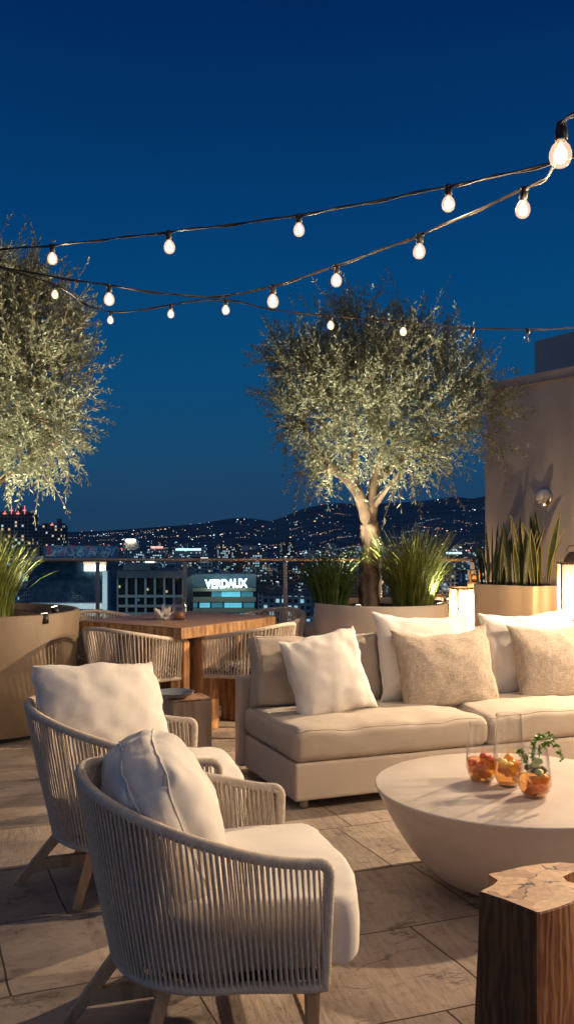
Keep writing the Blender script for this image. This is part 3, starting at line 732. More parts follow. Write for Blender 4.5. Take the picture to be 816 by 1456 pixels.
def outline_cushion(poly, z0, z1, r, crown, seed, amp=.008):
    """soft cushion with plan outline poly (list of Vector2)"""
    c = sum((Vector((p[0], p[1])) for p in poly), Vector((0, 0)))/len(poly)
    n = len(poly); rings = []; R0 = sum((Vector((p[0], p[1]))-c).length for p in poly)/n
    prof = []
    for q in range(6): a_ = PI/2*q/5; prof.append((1-(r*(1-math.sin(a_)))/R0, z0+r*(1-math.cos(a_))))
    for q in range(1, 6): prof.append((1+.010*math.sin(PI*q/6), z0+r+(z1-z0-2*r)*q/6))
    for q in range(1, 7): a_ = PI/2*q/6; prof.append((1-(r*(1-math.cos(a_)))/R0, z1-r+r*math.sin(a_)))
    top = [(s_, None) for s_ in (.9, .82, .72, .6, .48, .36, .24, .12)]
    vs = []
    for s_, z in prof:
        for p in poly:
            q = c+(Vector((p[0], p[1]))-c)*s_; v = Vector((q.x, q.y, z)); k = wr(v, 5, amp, seed); v.x += k; v.y += k*.6; v.z += wr(v, 4, amp, seed+1)*(1 if z > (z0+z1)/2 else 0); vs.append(v)
    sl = prof[-1][0]
    for s_, _ in top:
        for p in poly:
            q = c+(Vector((p[0], p[1]))-c)*s_; z = z1+crown*(1-(s_/sl)**2.2); v = Vector((q.x, q.y, z)); v.z += wr(v, 4, amp, seed+1); vs.append(v)
    nr = len(prof)+len(top); fs = []
    for i in range(nr-1):
        for k in range(n): fs.append((i*n+k, i*n+(k+1) % n, (i+1)*n+(k+1) % n, (i+1)*n+k))
    vs.append(Vector((c.x, c.y, z1+crown))); fs += [((nr-1)*n+k, (nr-1)*n+(k+1) % n, len(vs)-1) for k in range(n)]
    fs.append(tuple(range(n-1, -1, -1)))
    m_ = MB(); m_.add(vs, fs); return m_

def lounge_chair(label, loc, rz, seed, cush, knife=0):
    t = thing('lounge_chair', label, 'armchair', loc, rz, 'woven rope lounge chairs')
    top = plan(.285, .33, .385, .12, 2.15, .372); bot = plan(.300, .235, .335, .06, 2.3, .365)
    def zt(u):
        b = abs(u-.5)*2; b = min(1, b); s_ = 1-b
        return .545+.175*(s_*s_*(3-2*s_))**.8
    def zb(u): return .225+.0*u
    rope_shell(t, top, bot, zt, zb, None, .0155, 108, .0034, corner=.026, split=.9)
    # legs and low frame
    for a_, b_ in (((-.19, 0, .235), (-.37, 0, 0)), ((-.10, -.27, .235), (-.16, -.285, 0)), ((-.10, .27, .235), (-.16, .285, 0)), ((.272, -.345, .225), (.272, -.345, 0)), ((.272, .345, .225), (.272, .345, 0))):
        m_ = MB(); m_.beam(a_, b_, .040, .028, .034, .026); bevel(obj('leg', m_, M_leg, t), .004)
    m_ = MB(); m_.beam((-.32, 0, .075), (.27, -.0, .11), .030, .030, .045, .045); m_.beam((.272, -.34, .11), (.272, .34, .11), .03, .03, .03, .03); bevel(obj('stretcher', m_, M_leg, t), .003)
    m_ = MB(); m_.prism([(.29, -.33), (.29, .33), (-.02, .31), (-.17, .17), (-.20, 0), (-.17, -.17), (-.02, -.31)], .228, .245); obj('seat_base', m_, M_dark, t, smooth=False)
    ins = plan(.34, .225, .318, .05, 2.3, .325, 60)
    poly = [Vector((p.x, p.y)) for p in ins]
    front = [Vector((.395, .31)), Vector((.420, .26)), Vector((.434, .16)), Vector((.438, 0)), Vector((.434, -.16)), Vector((.420, -.26)), Vector((.395, -.31))]
    poly = poly+[Vector((.370, .33))]+front+[Vector((.370, -.33))]
    poly = [Vector((p.x, p.y)) for p in polyline([Vector((p.x, p.y, 0)) for p in poly+[poly[0]]], 91)[:-1]]
    obj('seat_cushion', outline_cushion(poly, .247, .440, .030, .022, seed, .007), M_cream, t)
    w_, h_, th, x, z, tilt, ry = cush
    # boxed back cushion with piped seams
    hx, hy, hz = th/2, w_/2, h_/2
    def fn(p, u, v, q):
        p.x += .085*(1-abs(v)**3)*(1-abs(q)**3)*u; p.y += .03*v*(1-q*q)*(1-u*u); p.z -= .045*abs(v)**4*max(0, q)**3; p.y -= .02*v*abs(q)**4
        p.y *= 1-.05*(1-q*q)*0; p.z += -.025*(1-v*v)*max(0, q)*0 + .02*(1-v*v)*max(0, q)
        p.y *= 1+.03*(1-q*q)
        k = wr(p, 4.0, .020, seed+4); p.x += k*u; p.z += wr(p, 4, .018, seed+6)*abs(q); p.y += wr(p, 5, .010, seed+8)
        return p
    if knife:
        g_ = obj('back_cushion', pillow(w_, h_, th, seed+3, crease=.008, pinch=.0), M_cream, t)
        g_.location = (x, 0.0, z); g_.rotation_euler = (R(tilt), R(ry), R(90+knife))
        obj('seam', seam(w_, h_, seed+3, pinch=.0), M_cream, g_)
        return t
    g_ = obj('back_cushion', cubegrid(hx, hy, hz, .05, 26, fn), M_cream, t)
    g_.location = (x, 0, z); g_.rotation_euler = (R(ry), R(tilt), 0)
    for sx_ in (-1, 1):
        pts = []; 
        for i in range(120):
            a_ = 2*PI*i/120; cc, ss = math.cos(a_), math.sin(a_); e = .22
            u, v, q = sx_*.80, math.copysign(abs(cc)**e, cc), math.copysign(abs(ss)**e, ss)
            r = .05; p = Vector((sx_*(hx-.012), v*hy, q*hz)); H = (hx, hy, hz)
            qq = Vector([max(-H[a]+r, min(H[a]-r, p[a])) for a in range(3)]); dl = p-qq
            if dl.length > 1e-9: p = qq+dl.normalized()*(r+.001)
            pts.append(fn(p, u, v, q))
        m_ = MB(); m_.tube(pts, .0032, 6, close=True); o_ = obj('piping', m_, M_cream, g_)
    return t

# ============================================================ furniture
lounge_chair('nearest woven rope lounge chair, its back to the viewer in the foreground', (-.262, 2.765, 0), R(10), 1, (.55, .40, .135, -.095, .590, -21, 3))
ch2 = lounge_chair('woven rope lounge chair farther back on the left, beside the left planter', (-.672, 3.86, 0), R(12), 2, (.50, .40, .21, -.068, .672, -25, 4), -62)
ch2.scale = (1.1, 1.08, 1.0)

# ---- sofa
FY = R(21.5)
sofa = thing('sofa', 'long low taupe upholstered sofa facing the round coffee table', 'sofa', (.04, 4.74, 0), FY)
a = MB(); a.box((1.75, .39, .145), (3.5, .78, .19)); bevel(obj('base', a, M_uphol, sofa), .015, 3)
a = MB(); a.box((1.75, .825, .31), (3.56, .085, .52)); bevel(obj('backrest', a, M_uphol, sofa), .018, 3)
for x in (.08, 1.2, 2.3, 3.42):
    for y in (.08, .72):
        a = MB(); a.tube([(x, y, 0), (x, y, .05)], .022, 16); obj('leg', a, M_uphol, sofa)
x = 0
for i, L_ in enumerate((1.13, .92, 1.43)):
    bm_, sm_ = seat_cushion(L_-.008, .775, .165, 10+i, r=.04); o = obj('seat_cushion', bm_, M_taupe, sofa); obj('piping', sm_, M_taupe, o); o.location = (x+L_/2, .385, .322); x += L_
for i, (x, w_) in enumerate(((.41, .80), (1.22, .80), (2.03, .80), (2.85, .80))):
    def fn(p, u, v, q, i=i):
        p.y += (-.035 if v < 0 else .02)*(1-u*u)*(1-q*q)
        p.x *= 1-.035*(1-q*q)*abs(u); p.z -= .02*(1-u*u)*max(0, q)
        p.y += wr(p, 4, .02, 20+i); p.z += wr(p, 3.3, .022, 30+i)*abs(q); p.x += wr(p, 4, .012, 33+i)
        return p
    o = obj('back_cushion', cubegrid(w_/2, .085, .205, .04, 22, fn), M_taupe, sofa); obj('piping', edge_seam(w_/2, .085, .205, .04, fn, 1), M_taupe, o); o.location = (x, .70, .605); o.rotation_euler = (R(-14), 0, 0)
su = Vector((math.cos(FY), math.sin(FY))); sv = Vector((-math.sin(FY), math.cos(FY)))
def sofa_pt(u, v, z): return (.04+su.x*u+sv.x*v, 4.74+su.y*u+sv.y*v, z)
def scatter(label, u, v, z, w_, h_, t_, m_, seed, roll, lean, yaw, sag=0, floppy=0):
    t = thing('scatter_cushion', label, 'cushion', sofa_pt(u, v, z), FY+R(yaw), 'scatter cushions on the sofa')
    t.rotation_euler = (R(-lean), R(roll), FY+R(yaw))
    obj('cover', pillow(w_, h_, t_, seed, sag=sag, floppy=floppy), m_, t)
    obj('seam', seam(w_, h_, seed, sag=sag, floppy=floppy), m_, t)
    return t
scatter('small square white cushion at the left end of the sofa', .355, .40, .612, .47, .47, .17, M_white, 3, -10, 17, 2)
scatter('large cream cushion behind the left linen cushion', 1.10, .58, .66, .70, .53, .18, M_white, 4, 1, 16, 0, .02)
scatter('coarse brown linen cushion at the middle of the sofa', 1.13, .44, .60, .64, .50, .19, M_linen, 5, -1, 19, -2, .035)
scatter('large cream cushion behind the right linen cushion', 1.84, .58, .65, .70, .53, .18, M_white, 6, -1, 15, 0, .02)
scatter('coarse brown linen cushion at the right edge of the picture', 1.92, .44, .595, .64, .49, .19, M_linen, 8, 1, 18, 0, .02)

# ---- round coffee table
prof = [(.0, 0), (.19, 0), (.23, .008), (.29, .030), (.37, .080), (.44, .140), (.49, .205), (.523, .27), (.545, .33), (.556, .372), (.559, .379), (.557, .383), (.552, .385), (.4, .385), (.0, .385)]
cpf = []
for (r0, z0), (r1, z1) in zip(prof, prof[1:]):
    n_ = 4 if .03 < abs(z1-z0)+abs(r1-r0) and r0 > .1 else 1
    for q in range(n_): cpf.append((r0+(r1-r0)*q/n_, z0+(z1-z0)*q/n_))
def bowlr(z): return .19+.37*(z/.385)**.46
cpf = [(0.0005, 0), (.16, 0)]+[(bowlr(z) if z > 0 else .19, z) for z in [.0, .002, .006, .014, .025, .04, .06, .085, .115, .15, .19, .235, .28, .33, .374]]+[(.5605, .381), (.558, .3845), (.553, .386), (.45, .386), (.2, .386), (.0005, .386)]
a = MB(); a.lathe(cpf, 128)
o = obj('coffee_table', a, M_plaster, loc=(.915, 3.815, 0)); tag(o, 'round pale plaster coffee table shaped like a half bowl', 'coffee table')
o.modifiers.new('n', 'WEIGHTED_NORMAL') if False else None

# ---- glasses on the table
M_liq = bpy.data.materials.new('amber_drink'); n_, p_, L = nodes(M_liq); p_.inputs['Base Color'].default_value = (1, .52, .13, 1); p_.inputs['Transmission Weight'].default_value = .9; p_.inputs['Roughness'].default_value = .05; p_.inputs['IOR'].default_value = 1.08
M_orange = mat('orange_slice', (.95, .30, .03), .35, (1, .58, .10), 40)
M_yellow = mat('lemon', (1, .68, .06), .35, (1, .85, .28), 40)
M_redf = mat('strawberry', (.62, .04, .015), .35, (.8, .12, .03), 60)
M_ice = thin_glass('ice', (1, 1, 1), 1.3, .05, 2.5)
M_herb = mat('herb_green', (.12, .24, .03), .5, (.25, .38, .07), 50)
M_lime = mat('pale_lime', (.55, .62, .20), .4, (.70, .75, .35), 30)
M_basil = mat('dark_basil', (.10, .09, .03), .5, (.22, .14, .06), 50)
def blob(m_, c, r, seed, sq=(1, 1, 1)):
    bm = bmesh.new(); bmesh.ops.create_icosphere(bm, subdivisions=2, radius=1)
    vs = []
    for v in bm.verts:
        p = v.co.copy(); k = 1+.35*noise.noise(p*1.5+Vector((seed, 0, 0))); vs.append(Vector((p.x*sq[0], p.y*sq[1], p.z*sq[2]))*r*k+Vector(c))
    fs = [tuple(v.index for v in f.verts) for f in bm.faces]; bm.free(); m_.add(vs, fs)
def drink(label, loc, h, rmax, rtop, fill, kinds, seed):
    t = thing('drinking_glass', label, 'glass', loc, 0, 'garnished drinks on the coffee table'); rn = random.Random(seed)
    N_ = 22; pr = [(.001, .012), (rmax*.55, .011), (rmax*.70, .014)]
    def rad(z):
        u = z/h
        return rmax*(.66+.34*math.sin(min(1, u/.30)*PI/2)) if u < .30 else rmax+(rtop-rmax)*((u-.30)/.70)**1.2
    out = [(.001, 0), (rmax*.60, 0)]+[(rad(h*i/N_), h*i/N_+.001) for i in range(1, N_+1)]
    inn_ = [(rad(h*i/N_)-.0022, max(.012, h*i/N_)) for i in range(N_, 0, -1)]+[(rmax*.55, .011), (.001, .011)]
    a = MB(); a.lathe(out+[(rad(h)-.001, h+.002)]+inn_, 40); obj('bowl', a, M_glass, t)
    a = MB(); pl = [(.001, .0125)]+[(rad(z)-.0032, z) for z in [.014+(fill-.014)*i/8 for i in range(9)]]+[(.001, fill)]; a.lathe(pl, 32); obj('drink', a, M_liq, t)
    for (mm, nm, cnt, z0, z1, r) in kinds:
        a = MB()
        for i in range(cnt):
            an = rn.uniform(0, 2*PI); rr_ = rmax*rn.uniform(.25, .80)-r*.5; z = rn.uniform(z0, z1)
            rr_ = max(0, min(rr_, rad(z)-r*1.1))
            blob(a, (rr_*math.cos(an), rr_*math.sin(an), z), r*rn.uniform(.8, 1.1), rn.random()*50, (1, rn.uniform(.4, 1), rn.uniform(.6, 1)))
        obj(nm, a, mm, t)
    return t
TZ = .386
drink('left glass of the three drinks, with orange and red fruit', (.795, 3.875, TZ), .235, .066, .054, .088, ((M_orange, 'orange_pieces', 9, .03, .085, .021), (M_redf, 'berry_pieces', 5, .05, .095, .019), (M_yellow, 'lemon_pieces', 4, .02, .06, .018)), 1)
drink('tallest of the three drinks, with yellow fruit in the middle', (.885, 3.80, TZ), .285, .062, .050, .095, ((M_yellow, 'lemon_pieces', 9, .03, .095, .021), (M_orange, 'orange_pieces', 5, .05, .11, .019)), 2)
t = drink('front right glass with a green herb sprig over its rim', (.950, 3.645, TZ), .195, .064, .046, .08, ((M_orange, 'orange_pieces', 11, .025, .08, .022), (M_basil, 'dark_leaves', 9, .085, .125, .014), (M_lime, 'lime_pieces', 7, .095, .15, .017)), 3)
a = MB(); rn = random.Random(4)
def leaf(m_, p, dr, nrm, ln, wd_):
    dr = dr.normalized(); s_ = dr.cross(nrm)
    if s_.length < .01: s_ = dr.cross(Vector((1, 0, 0)))
    s_.normalize(); up = s_.cross(dr)
    m_.add([p, p+dr*ln*.5+s_*wd_/2+up*wd_*.12, p+dr*ln, p+dr*ln*.5-s_*wd_/2+up*wd_*.12], [(0, 1, 2, 3)])
for st in (((0, 0, .10), (-.012, 0, .17), (.0, 0, .215), (.02, -.01, .235)), ((.01, 0, .10), (.02, 0, .18), (.055, -.01, .213), (.088, -.015, .190), (.098, -.02, .145)), ((-.02, 0, .10), (-.04, 0, .15), (-.055, 0, .175), (-.062, -.0, .165))):
    pts = polyline([Vector(p) for p in st], 14); a.tube(pts, .0016, 5)
    for p in pts[4:]:
        for q in range(7):
            dr = Vector((rn.uniform(-1, 1), rn.uniform(-1, 1), rn.uniform(-.6, 1))); leaf(a, p, dr, Vector((rn.uniform(-1, 1), rn.uniform(-1, 1), 1)), rn.uniform(.010, .022), rn.uniform(.008, .014))
for q in range(70):
    c = Vector((.045, -.01, .222)); dr = Vector((rn.gauss(0, 1), rn.gauss(0, 1), rn.gauss(0, .7))); leaf(a, c+dr*.013, dr, Vector((rn.uniform(-1, 1), rn.uniform(-1, 1), 1)), .016, .013)
obj('herb_sprig', a, M_herb, t, smooth=False)

# ---- reclaimed wood stump, front right
def wood_side(name, c1, c2, c3):
    m = bpy.data.materials.new(name); n, p, L = nodes(m); N = n.nodes.new
    t = N('ShaderNodeTexCoord'); mp = N('ShaderNodeMapping'); mp.inputs['Scale'].default_value = (1, 1, .16); L.new(t.outputs['Object'], mp.inputs[0])
    z = N('ShaderNodeTexNoise'); z.inputs['Scale'].default_value = 26; z.inputs['Detail'].default_value = 6; z.inputs['Distortion'].default_value = 1.6; L.new(mp.outputs[0], z.inputs[0])
    wv = N('ShaderNodeTexWave'); wv.inputs['Scale'].default_value = 7; wv.inputs['Distortion'].default_value = 9; wv.inputs['Detail'].default_value = 3; wv.inputs['Detail Scale'].default_value = 1.4
    mp2 = N('ShaderNodeMapping'); mp2.inputs['Scale'].default_value = (2.2, 2.2, .55); L.new(t.outputs['Object'], mp2.inputs[0]); L.new(mp2.outputs[0], wv.inputs[0])
    mx = N('ShaderNodeMix'); mx.data_type = 'FLOAT'; mx.inputs[0].default_value = .28; L.new(z.outputs[0], mx.inputs[2]); L.new(wv.outputs['Fac'], mx.inputs[3])
    r = N('ShaderNodeValToRGB'); e = r.color_ramp.elements; e[0].position = .25; e[0].color = (*c1, 1); e[1].position = .75; e[1].color = (*c3, 1); k = e.new(.5); k.color = (*c2, 1)
    L.new(mx.outputs[0], r.inputs[0]); L.new(r.outputs[0], p.inputs['Base Color']); p.inputs['Roughness'].default_value = .55
    b = N('ShaderNodeBump'); b.inputs['Strength'].default_value = .5; b.inputs['Distance'].default_value = .006; L.new(mx.outputs[0], b.inputs['Height']); L.new(b.outputs[0], p.inputs['Normal'])
    return m
def endgrain():
    m = bpy.data.materials.new('end_grain'); n, p, L = nodes(m); N = n.nodes.new
    t = N('ShaderNodeTexCoord'); wn = N('ShaderNodeTexNoise'); wn.inputs['Scale'].default_value = 14; L.new(t.outputs['Object'], wn.inputs[0])
    ad = N('ShaderNodeMix'); ad.data_type = 'RGBA'; ad.blend_type = 'LINEAR_LIGHT'; ad.inputs[0].default_value = .035; L.new(t.outputs['Object'], ad.inputs[6]); L.new(wn.outputs['Color'], ad.inputs[7])
    v = N('ShaderNodeTexVoronoi'); v.inputs['Scale'].default_value = 13; v.feature = 'F1'; L.new(ad.outputs[2], v.inputs[0])
    ve = N('ShaderNodeTexVoronoi'); ve.inputs['Scale'].default_value = 13; ve.feature = 'DISTANCE_TO_EDGE'; L.new(ad.outputs[2], ve.inputs[0])
    # only some of the joints have opened into cracks
    cn = N('ShaderNodeTexNoise'); cn.inputs['Scale'].default_value = 16; L.new(t.outputs['Object'], cn.inputs[0])
    cw = N('ShaderNodeMapRange'); cw.inputs[1].default_value = .50; cw.inputs[2].default_value = .68; cw.inputs[3].default_value = .004; cw.inputs[4].default_value = .06; L.new(cn.outputs[0], cw.inputs[0])
    lt = N('ShaderNodeMath'); lt.operation = 'LESS_THAN'; L.new(ve.outputs['Distance'], lt.inputs[0]); L.new(cw.outputs[0], lt.inputs[1])
    sc = N('ShaderNodeSeparateColor'); L.new(v.outputs['Color'], sc.inputs[0])
    r = N('ShaderNodeValToRGB'); e = r.color_ramp.elements; e[0].color = (.30, .155, .075, 1); e[1].color = (.60, .38, .21, 1); L.new(sc.outputs[0], r.inputs[0])
    gz = N('ShaderNodeTexNoise'); gz.inputs['Scale'].default_value = 55; gz.inputs['Detail'].default_value = 4; L.new(t.outputs['Object'], gz.inputs[0])
    gr = N('ShaderNodeMapRange'); gr.inputs[1].default_value = .3; gr.inputs[2].default_value = .7; gr.inputs[3].default_value = .72; gr.inputs[4].default_value = 1.15; L.new(gz.outputs[0], gr.inputs[0])
    vs = N('ShaderNodeVectorMath'); vs.operation = 'SCALE'; L.new(r.outputs[0], vs.inputs[0]); L.new(gr.outputs[0], vs.inputs['Scale'])
    mx = N('ShaderNodeMix'); mx.data_type = 'RGBA'; L.new(lt.outputs[0], mx.inputs[0]); L.new(vs.outputs[0], mx.inputs[6]); mx.inputs[7].default_value = (.03, .012, .005, 1)
    L.new(mx.outputs[2], p.inputs['Base Color']); p.inputs['Roughness'].default_value = .6
    iv = N('ShaderNodeMath'); iv.operation = 'SUBTRACT'; iv.inputs[0].default_value = 1; L.new(lt.outputs[0], iv.inputs[1])
    b = N('ShaderNodeBump'); b.inputs['Strength'].default_value = .6; b.inputs['Distance'].default_value = .006; L.new(iv.outputs[0], b.inputs['Height']); L.new(b.outputs[0], p.inputs['Normal'])
    return m
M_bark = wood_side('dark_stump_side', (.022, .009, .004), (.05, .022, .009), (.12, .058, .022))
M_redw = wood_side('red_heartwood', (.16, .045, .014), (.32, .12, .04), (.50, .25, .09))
M_end = endgrain()
pix = [(681, 1268), (720, 1281), (765, 1299), (790, 1292), (812, 1284), (842, 1262), (806, 1254), (800, 1247), (815, 1240), (845, 1232), (800, 1226), (771, 1228), (750, 1231), (725, 1236), (710, 1240), (692, 1243), (707, 1252), (700, 1259)]
hz = .50
poly = [Vector((at(x, y, F_PX*(EYE-hz)/(y-HY)).x, F_PX*(EYE-hz)/(y-HY))) for x, y in pix]
pc = sum(poly, Vector((0, 0)))/len(poly)
g = thing('wood_stump_table', 'reclaimed wood block side table with cracked end grain, at the lower right', 'side table', (pc.x, pc.y, 0))
dense = [Vector((p.x, p.y)) for p in polyline([Vector((p.x, p.y, 0)) for p in poly+[poly[0]]], 120)[:-1]]
kc = min(range(len(dense)), key=lambda k: (dense[k]-poly[2]).length)
m_ = MB(); n = len(dense); lv = [0, .05, .12, .2, .28, .36, .43, .485, .497, hz]
for z in lv:
    for p in dense:
        q = p-pc; s_ = 1+.10*(1-z/hz)+.035*noise.noise(Vector((q.x*7, q.y*7, z*4)))*(1-z/hz)**.5
        if z == hz: s_ = .985
        m_.v.append(Vector((q.x*s_, q.y*s_, z)))
for i in range(len(lv)-1):
    for k in range(n):
        k2 = (k+1) % n; m_.f.append((i*n+k, i*n+k2, (i+1)*n+k2, (i+1)*n+k))
        e = dense[k2]-dense[k]; mid = (dense[k]+dense[k2])/2-pc
        nx_, ny_ = e.y, -e.x
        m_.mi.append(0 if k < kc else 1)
obj('body', m_, [M_bark, M_redw], g, smooth=False)
m_ = MB(); c_ = len(dense); m_.v = [Vector((p.x-pc.x, p.y-pc.y, 0))*.985+Vector((0, 0, hz+.001)) for p in dense]; m_.f = [tuple(range(n))]; m_.mi = [0]
bmt = bmesh.new(); me_ = bpy.data.meshes.new('t'); m_.fill(me_); bmt.from_mesh(me_); bmesh.ops.triangulate(bmt, faces=bmt.faces); obj('end_grain_top', bmt, M_end, g, smooth=False)

# ---- dining table
e1 = Vector((.56, .83)).normalized(); e2 = Vector((-.83, .56)).normalized(); TN = Vector((-.71, 6.4))
ty = math.atan2(e1.y, e1.x)
g = thing('dining_table', 'square solid teak dining table with chunky block legs', 'dining table', (TN.x, TN.y, 0), ty)
def planks_top():
    a = MB(); n_ = 6; W_ = .97
    a.box((.56, W_/2, .713), (1.12, W_, .074)); return a
bevel(obj('tabletop', planks_top(), M_tabletimber, g), .006, 2)
a = MB()
for i in range(6): a.box((.56, .083+i*.1607, .7525), (1.113, .157, .004))
bevel(obj('top_boards', a, M_teak_top, g), .0015, 1)
for (x, y, w_, d_) in ((.36, .10, .17, .15), (.16, .42, .17, .15), (.78, .14, .15, .15), (.36, .80, .15, .15), (.80, .80, .15, .15)):
    a = MB(); a.box((x, y, .338), (w_, d_, .676)); bevel(obj('leg', a, M_tabletimber, g), .01, 2)

M_seat = mat('speckled_seat', (.03, .03, .03), .9, (.75, .72, .66), 45, lo=.47, hi=.53, bump=.3)
def dining_chair(label, c, face):
    t = thing('dining_chair', label, 'chair', (c[0], c[1], 0), math.atan2(face[1], face[0]), 'rope dining chairs around the table')
    top = plan(.25, .27, .295, .06, 2.4, .285); bot = plan(.24, .20, .25, .05, 2.4, .27)
    def zt(u):
        s_ = 1-min(1, abs(u-.5)*2); return .665+.095*(s_*s_*(3-2*s_))**.9
    rope_shell(t, top, bot, zt, lambda u: .395+.02*math.cos((u-.5)*PI), None, .0145, 54, .0048, corner=.02, split=.8)
    for s_ in (-1, 1):
        m_ = MB(); m_.box((.265, s_*.285, .325), (.062, .040, .65)); bevel(obj('front_leg', m_, M_teak, t), .005)
        m_ = MB(); m_.beam((-.14, s_*.19, .40), (-.20, s_*.215, 0), .045, .032, .045, .032); bevel(obj('rear_leg', m_, M_teak, t), .005)
    m_ = MB(); m_.prism([(.235, -.262), (.235, .262), (-.05, .24), (-.16, .13), (-.16, -.13), (-.05, -.24)], .385, .412); obj('seat_frame', m_, M_teak, t, smooth=False)
    ins = plan(.235, .165, .235, .03, 2.4, .25, 50); poly = [Vector((p.x, p.y)) for p in ins]
    obj('seat_cushion', outline_cushion(poly, .414, .475, .022, .012, 5, .004), M_seat, t)
    return t
c0 = dining_chair('rope dining chair at the near left side of the table, back to the viewer', (-1.09, 6.50), e1)
c1 = (-.235, 6.74); c2 = (-1.40, 7.55); c3 = (-.15, 7.78)
dup(c0, (c1[0], c1[1], 0), math.atan2(e2.y, e2.x), 'rope dining chair between the table and the left end of the sofa')
dup(c0, (c2[0], c2[1], 0), math.atan2(-e2.y, -e2.x), 'rope dining chair at the far left side, only its rim above the tabletop')
dup(c0, (c3[0], c3[1], 0), math.atan2(-e1.y, -e1.x), 'rope dining chair at the far right side of the table, facing the viewer')

# ribbed tumbler and crumpled napkin on the dining table
p = at(256, 884, 7.0)
g = thing('ribbed_tumbler', 'ribbed clear tumbler standing on the dining table', 'glass', (p.x, 7.0, .7548))
a = MB(); seg = 48; vs = []; pr = [(.040, 0), (.045, .004), (.050, .06), (.053, .165), (.050, .165), (.046, .06), (.040, .008), (.001, .008)]
for r_, z_ in pr:
    for k in range(seg): q = 2*PI*k/seg; rr_ = r_*(1+(.05 if k % 4 < 2 else -.03)); vs.append((rr_*math.cos(q), rr_*math.sin(q), z_))
a.add(vs, [(i*seg+k, i*seg+(k+1) % seg, (i+1)*seg+(k+1) % seg, (i+1)*seg+k) for i in range(len(pr)-1) for k in range(seg)])
obj('glass_body', a, thin_glass('ribbed_glass', (.93, .9, .88), 1.6, .03, 2.6), g)
a = MB(); a.lathe([(.001, .01), (.028, .01), (.028, .055), (.001, .055)], 20); obj('candle', a, mat('amber_candle', (.42, .2, .1), .5), g)
p = at(234, 881, 7.02)
a = MB(); bm = bmesh.new(); bmesh.ops.create_icosphere(bm, subdivisions=4, radius=1)
for v in bm.verts:
    q = v.co.copy(); k = .62+.55*noise.fractal(q*1.7, .6, 2.2, 5); v.co = Vector((q.x*.085*k, q.y*.06*k, max(-.0, (q.z+.6)*.075*k)))
o = obj('crumpled_napkin', bm, M_white, loc=(p.x, 7.02, .7548)); tag(o, 'crumpled white napkin beside the tumbler on the dining table', 'napkin')

# stump stool with a bowl behind the left lounge chair
p = at(266, 992, 5.5)
g = thing('stump_stool', 'pale square cut log stool between lounge chair and dining table', 'stool', (-.575, 5.52, 0), R(20))
pts = [(-.115, -.12), (-.03, -.125), (.02, -.118), (.11, -.125), (.122, -.03), (.116, .05), (.122, .12), (0, .125), (-.12, .118), (-.124, 0)]
a = MB(); a.prism(pts, 0, .437); bevel(obj('block', a, mat('pale_log', (.45, .30, .17), .6, (.66, .47, .29), 9, stretch=(5, 5, .4), bump=.4), g), .006)
a = MB(); a.prism([(x_*.98, y_*.98) for x_, y_ in pts], .438, .442); obj('top_face', a, M_end, g, smooth=False)
a = MB(); a.lathe([(.001, .0), (.07, .0), (.105, .020), (.118, .034), (.121, .036), (.117, .036), (.10, .024), (.068, .006), (.001, .005)], 40)
o = obj('shallow_dish', a, mat('grey_dish', (.20, .22, .24), .25), loc=(-.655, 5.50, .4425)); tag(o, 'shallow grey dish lying on the pale log stool', 'dish')

# ============================================================ planters and plants
def round_planter(label, c, r, h, m_):
    g = thing('round_planter', label, 'planter', (c[0], c[1], 0), 0, 'large round planters')
    a = MB(); a.lathe([(r*.90, .045), (r*.94, .05), (r*.985, h*.6), (r, h-.01), (r-.005, h), (r-.035, h), (r-.042, h-.008), (r-.045, h-.07)], 96)
    obj('pot', a, m_, g)
    a = MB(); a.lathe([(r*.80, 0), (r*.80, .06)], 48); obj('foot', a, M_black, g)
    a = MB(); vs = [(0, 0, h-.035)]; nn = 20; sg = 48
    for i in range(1, nn+1):
        for k in range(sg):
            q = 2*PI*k/sg; rr_ = (r-.046)*i/nn; x_, y_ = rr_*math.cos(q), rr_*math.sin(q)
            vs.append((x_, y_, h-.055+.03*noise.noise(Vector((x_*9, y_*9, 0)))+.02*(1-i/nn)))
    fs = [(0, 1+k, 1+(k+1) % sg) for k in range(sg)]+[(1+(i-1)*sg+k, 1+i*sg+k, 1+i*sg+(k+1) % sg, 1+(i-1)*sg+(k+1) % sg) for i in range(1, nn) for k in range(sg)]
    a.add(vs, fs); obj('soil', a, M_soil, g, smooth=False)
    return g
PC = (.765, 7.80); PL = (-2.14, 6.74)
round_planter('round taupe planter holding the olive tree behind the sofa', PC, .548, .83, M_planter)
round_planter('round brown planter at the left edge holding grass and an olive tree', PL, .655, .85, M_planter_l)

def leaf_mat(name, c1, c2, sc=25, trans=.25):
    m = bpy.data.materials.new(name); m.use_nodes = True; n = m.node_tree; L = n.links; p = n.nodes['Principled BSDF']; N = n.nodes.new
    t = N('ShaderNodeTexCoord'); z = N('ShaderNodeTexNoise'); z.inputs['Scale'].default_value = sc; L.new(t.outputs['Object'], z.inputs[0])
    r = N('ShaderNodeValToRGB'); r.color_ramp.elements[0].position = .35; r.color_ramp.elements[1].position = .65; r.color_ramp.elements[0].color = (*c1, 1); r.color_ramp.elements[1].color = (*c2, 1)
    L.new(z.outputs[0], r.inputs[0]); L.new(r.outputs[0], p.inputs['Base Color']); p.inputs['Roughness'].default_value = .45
    tr = N('ShaderNodeBsdfTranslucent'); L.new(r.outputs[0], tr.inputs[0]); mx = N('ShaderNodeMixShader'); mx.inputs[0].default_value = trans
    L.new(p.outputs[0], mx.inputs[1]); L.new(tr.outputs[0], mx.inputs[2]); L.new(mx.outputs[0], n.nodes['Material Output'].inputs[0])
    return m
